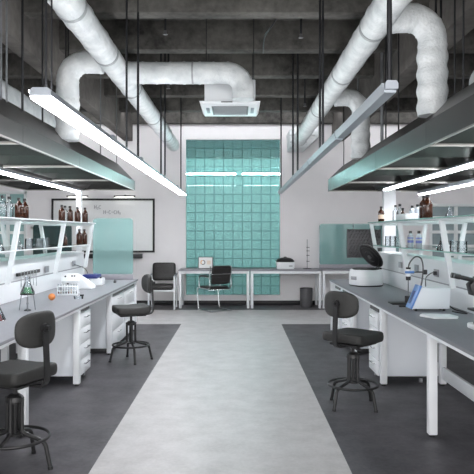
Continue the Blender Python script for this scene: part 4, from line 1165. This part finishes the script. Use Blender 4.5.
cb = MB().tube(smoothpath([(2.125, 6.715, 1.06), (2.08, 6.68, 1.055), (2.0, 6.58, 1.02), (1.94, 6.4, 0.97), (1.915, 6.3, 0.92), (1.93, 6.2, 0.9), (1.95, 6.125, 0.9)], 8), 0.006, 10).build('power_cable', M['pewter'])
tag(cb, 'grey cable from the right socket to the white analyser', 'cable')
cb = MB().tube(smoothpath([(2.03, 5.98, 0.80), (2.08, 5.95, 0.762), (2.11, 5.85, 0.757), (2.10, 5.7, 0.757), (2.04, 5.78, 0.757), (2.03, 5.86, 0.757)], 8), 0.006, 8).build('power_cable', M['dark'])
tag(cb, 'dark cable looping on the right bench behind the white analyser', 'cable')
# flat pad
t = thing('weighing_pad', 'thin pale hexagonal pad lying on the right bench in front of the analyser', 'pad', (1.77, 5.46, ZB))
wpart(MB().prism([(1.62, 5.53, ZB + 0.001), (1.70, 5.36, ZB + 0.001), (1.90, 5.36, ZB + 0.001), (1.93, 5.43, ZB + 0.001), (1.90, 5.58, ZB + 0.001), (1.66, 5.60, ZB + 0.001)], (0, 0, 0.017), 0.004), 'pad', M['white'], t)
# microscope
mx, my = 2.0, 4.78
t = thing('microscope', 'black and white microscope at the right edge of the right bench', 'microscope', (mx, my, ZB))
wpart(MB().prism([(1.80, my - 0.09, ZB + 0.001), (2.12, my - 0.11, ZB + 0.001), (2.12, my + 0.11, ZB + 0.001), (1.80, my + 0.09, ZB + 0.001)], (0, 0, 0.045), 0.012), 'base', M['white'], t)
wpart(MB().lathe([(0, 0), (0.035, 0), (0.03, 0.02), (0, 0.02)], (1.85, my, ZB + 0.047), 24), 'lamp_lens', M['dark'], t)
wpart(MB().prism([(2.04, my - 0.04, ZB + 0.046), (2.12, my - 0.04, ZB + 0.046), (2.12, my - 0.04, 1.06), (2.0, my - 0.04, 1.09), (1.92, my - 0.04, 1.07), (1.93, my - 0.04, 1.03), (2.03, my - 0.04, 0.99)], (0, 0.08, 0), 0.01), 'arm', M['white'], t)
wpart(MB().box(1.80, 2.025, my - 0.09, my + 0.09, 0.895, 0.912, 0.004), 'stage', M['black'], t)
wpart(MB().prism([(1.79, my - 0.05, 1.02), (1.90, my - 0.05, 0.985), (2.0, my - 0.05, 1.095), (2.0, my - 0.05, 1.16), (1.83, my - 0.05, 1.16), (1.77, my - 0.05, 1.10)], (0, 0.10, 0), 0.012), 'head', M['black'], t)
wpart(MB().lathe([(0, 0.0), (0.045, 0.01), (0.045, 0.03), (0, 0.035)], (1.91, my, 0.985), 24), 'nosepiece', M['dark'], t)
for (dx, dy) in ((-0.022, 0.0), (0.018, 0.02), (0.018, -0.02)):
    wpart(MB().cyl((1.91 + dx, my + dy, 0.985), (1.91 + dx * 1.5, my + dy * 1.5, 0.93), 0.012, 14, 0.009), 'objective', M['chrome'], t)
for s in (-1, 1):
    e = wpart(MB().cyl((1.80, my + s * 0.032, 1.135), (1.70, my + s * 0.032, 1.16), 0.017, 16), 'eyepiece', M['black'], t)
    MB().cyl((1.70, my + s * 0.032, 1.16), (1.655, my + s * 0.032, 1.17), 0.021, 16).build('eye_cup', M['dark'], e)
    wpart(MB().cyl((2.08, my + s * 0.042, 0.87), (2.08, my + s * 0.085, 0.87), 0.028, 20), 'focus_knob', M['dark'], t)

# everything above was measured against a bench 4 cm lower and a little farther off: set it on the real one
KB = 0.947
for o in [o for o in bpy.data.objects if o not in BEFORE and o.parent is None]:
    if o.type == 'EMPTY' or o.location.length > 0.1:
        c = Vector(o.location); o.scale = [KB * (1.2 if o in BIG else 1.0)] * 3
    else:
        vs = [v.co for v in o.data.vertices]
        c = Vector([(min(v[i] for v in vs) + max(v[i] for v in vs)) / 2 for i in range(3)])
        if o.name.startswith('tray'): c.z = min(v.z for v in vs)
    o.location = Vector(o.location) + (c - Vector((0, 0, 1.5))) * (KB - 1)

# ------------------------------------------------------------------ light
def area(name, loc, sx, sy, power, rot=(0, 0, 0), col=(1, 1, 1)):
    l = bpy.data.lights.new(name, 'AREA'); l.shape = 'RECTANGLE'; l.size = sx; l.size_y = sy; l.energy = power; l.color = col
    o = bpy.data.objects.new(name, l); COL.objects.link(o); o.location = loc; o.rotation_euler = rot
    return o
def world(strength, col):
    w = bpy.data.worlds.new('daylight'); S.world = w; w.use_nodes = True
    b = w.node_tree.nodes['Background']; b.inputs['Color'].default_value = col + (1,); b.inputs['Strength'].default_value = strength
for (x, y, l, nm) in ((-1.022, 7.4, 8.3, 'left'), (0.757, 7.1, 8.0, 'right')):
    area('added_uplight_' + nm, (x, y, 2.262), 0.05, l, 16, (PI, 0, 0), (0.98, 0.99, 1.0))  # unseen area lamps added above the pendants to brighten ducts and ceiling
# added glowing strip, hidden behind the second beam to brighten the far wall
t = thing('added_wash_strip', 'added glowing strip hidden behind a ceiling beam to brighten the far wall', 'light', (0, 11.72, 3.95))
wpart(MB().box(-4.6, 4.6, 11.61, 11.66, 3.86, 3.97, 0.004), 'housing', M['alu'], t)
wpart(MB().box(-4.58, 4.58, 11.661, 11.69, 3.87, 3.96, 0.004), 'diffuser', M['added_wash'], t)
world(2.6, (1.0, 0.99, 0.99))

cam = bpy.data.cameras.new('camera'); co = bpy.data.objects.new('camera', cam); COL.objects.link(co)
co.location = (0, 0, 1.5); co.rotation_euler = (PI / 2, 0, 0)
cam.sensor_width = 36; cam.lens = 36 * 620 / 474
cam.shift_x = -1.0 / 474; cam.shift_y = -4.5 / 474
cam.clip_start = 0.05; cam.clip_end = 100
S.camera = co
S.view_settings.view_transform = 'Standard'; S.view_settings.look = 'None'
S.view_settings.exposure = 1.13; S.view_settings.gamma = 1.0
S.view_settings.use_curve_mapping = False
S.cycles.use_denoising = True
S.cycles.max_bounces = 10; S.cycles.diffuse_bounces = 5; S.cycles.transparent_max_bounces = 24
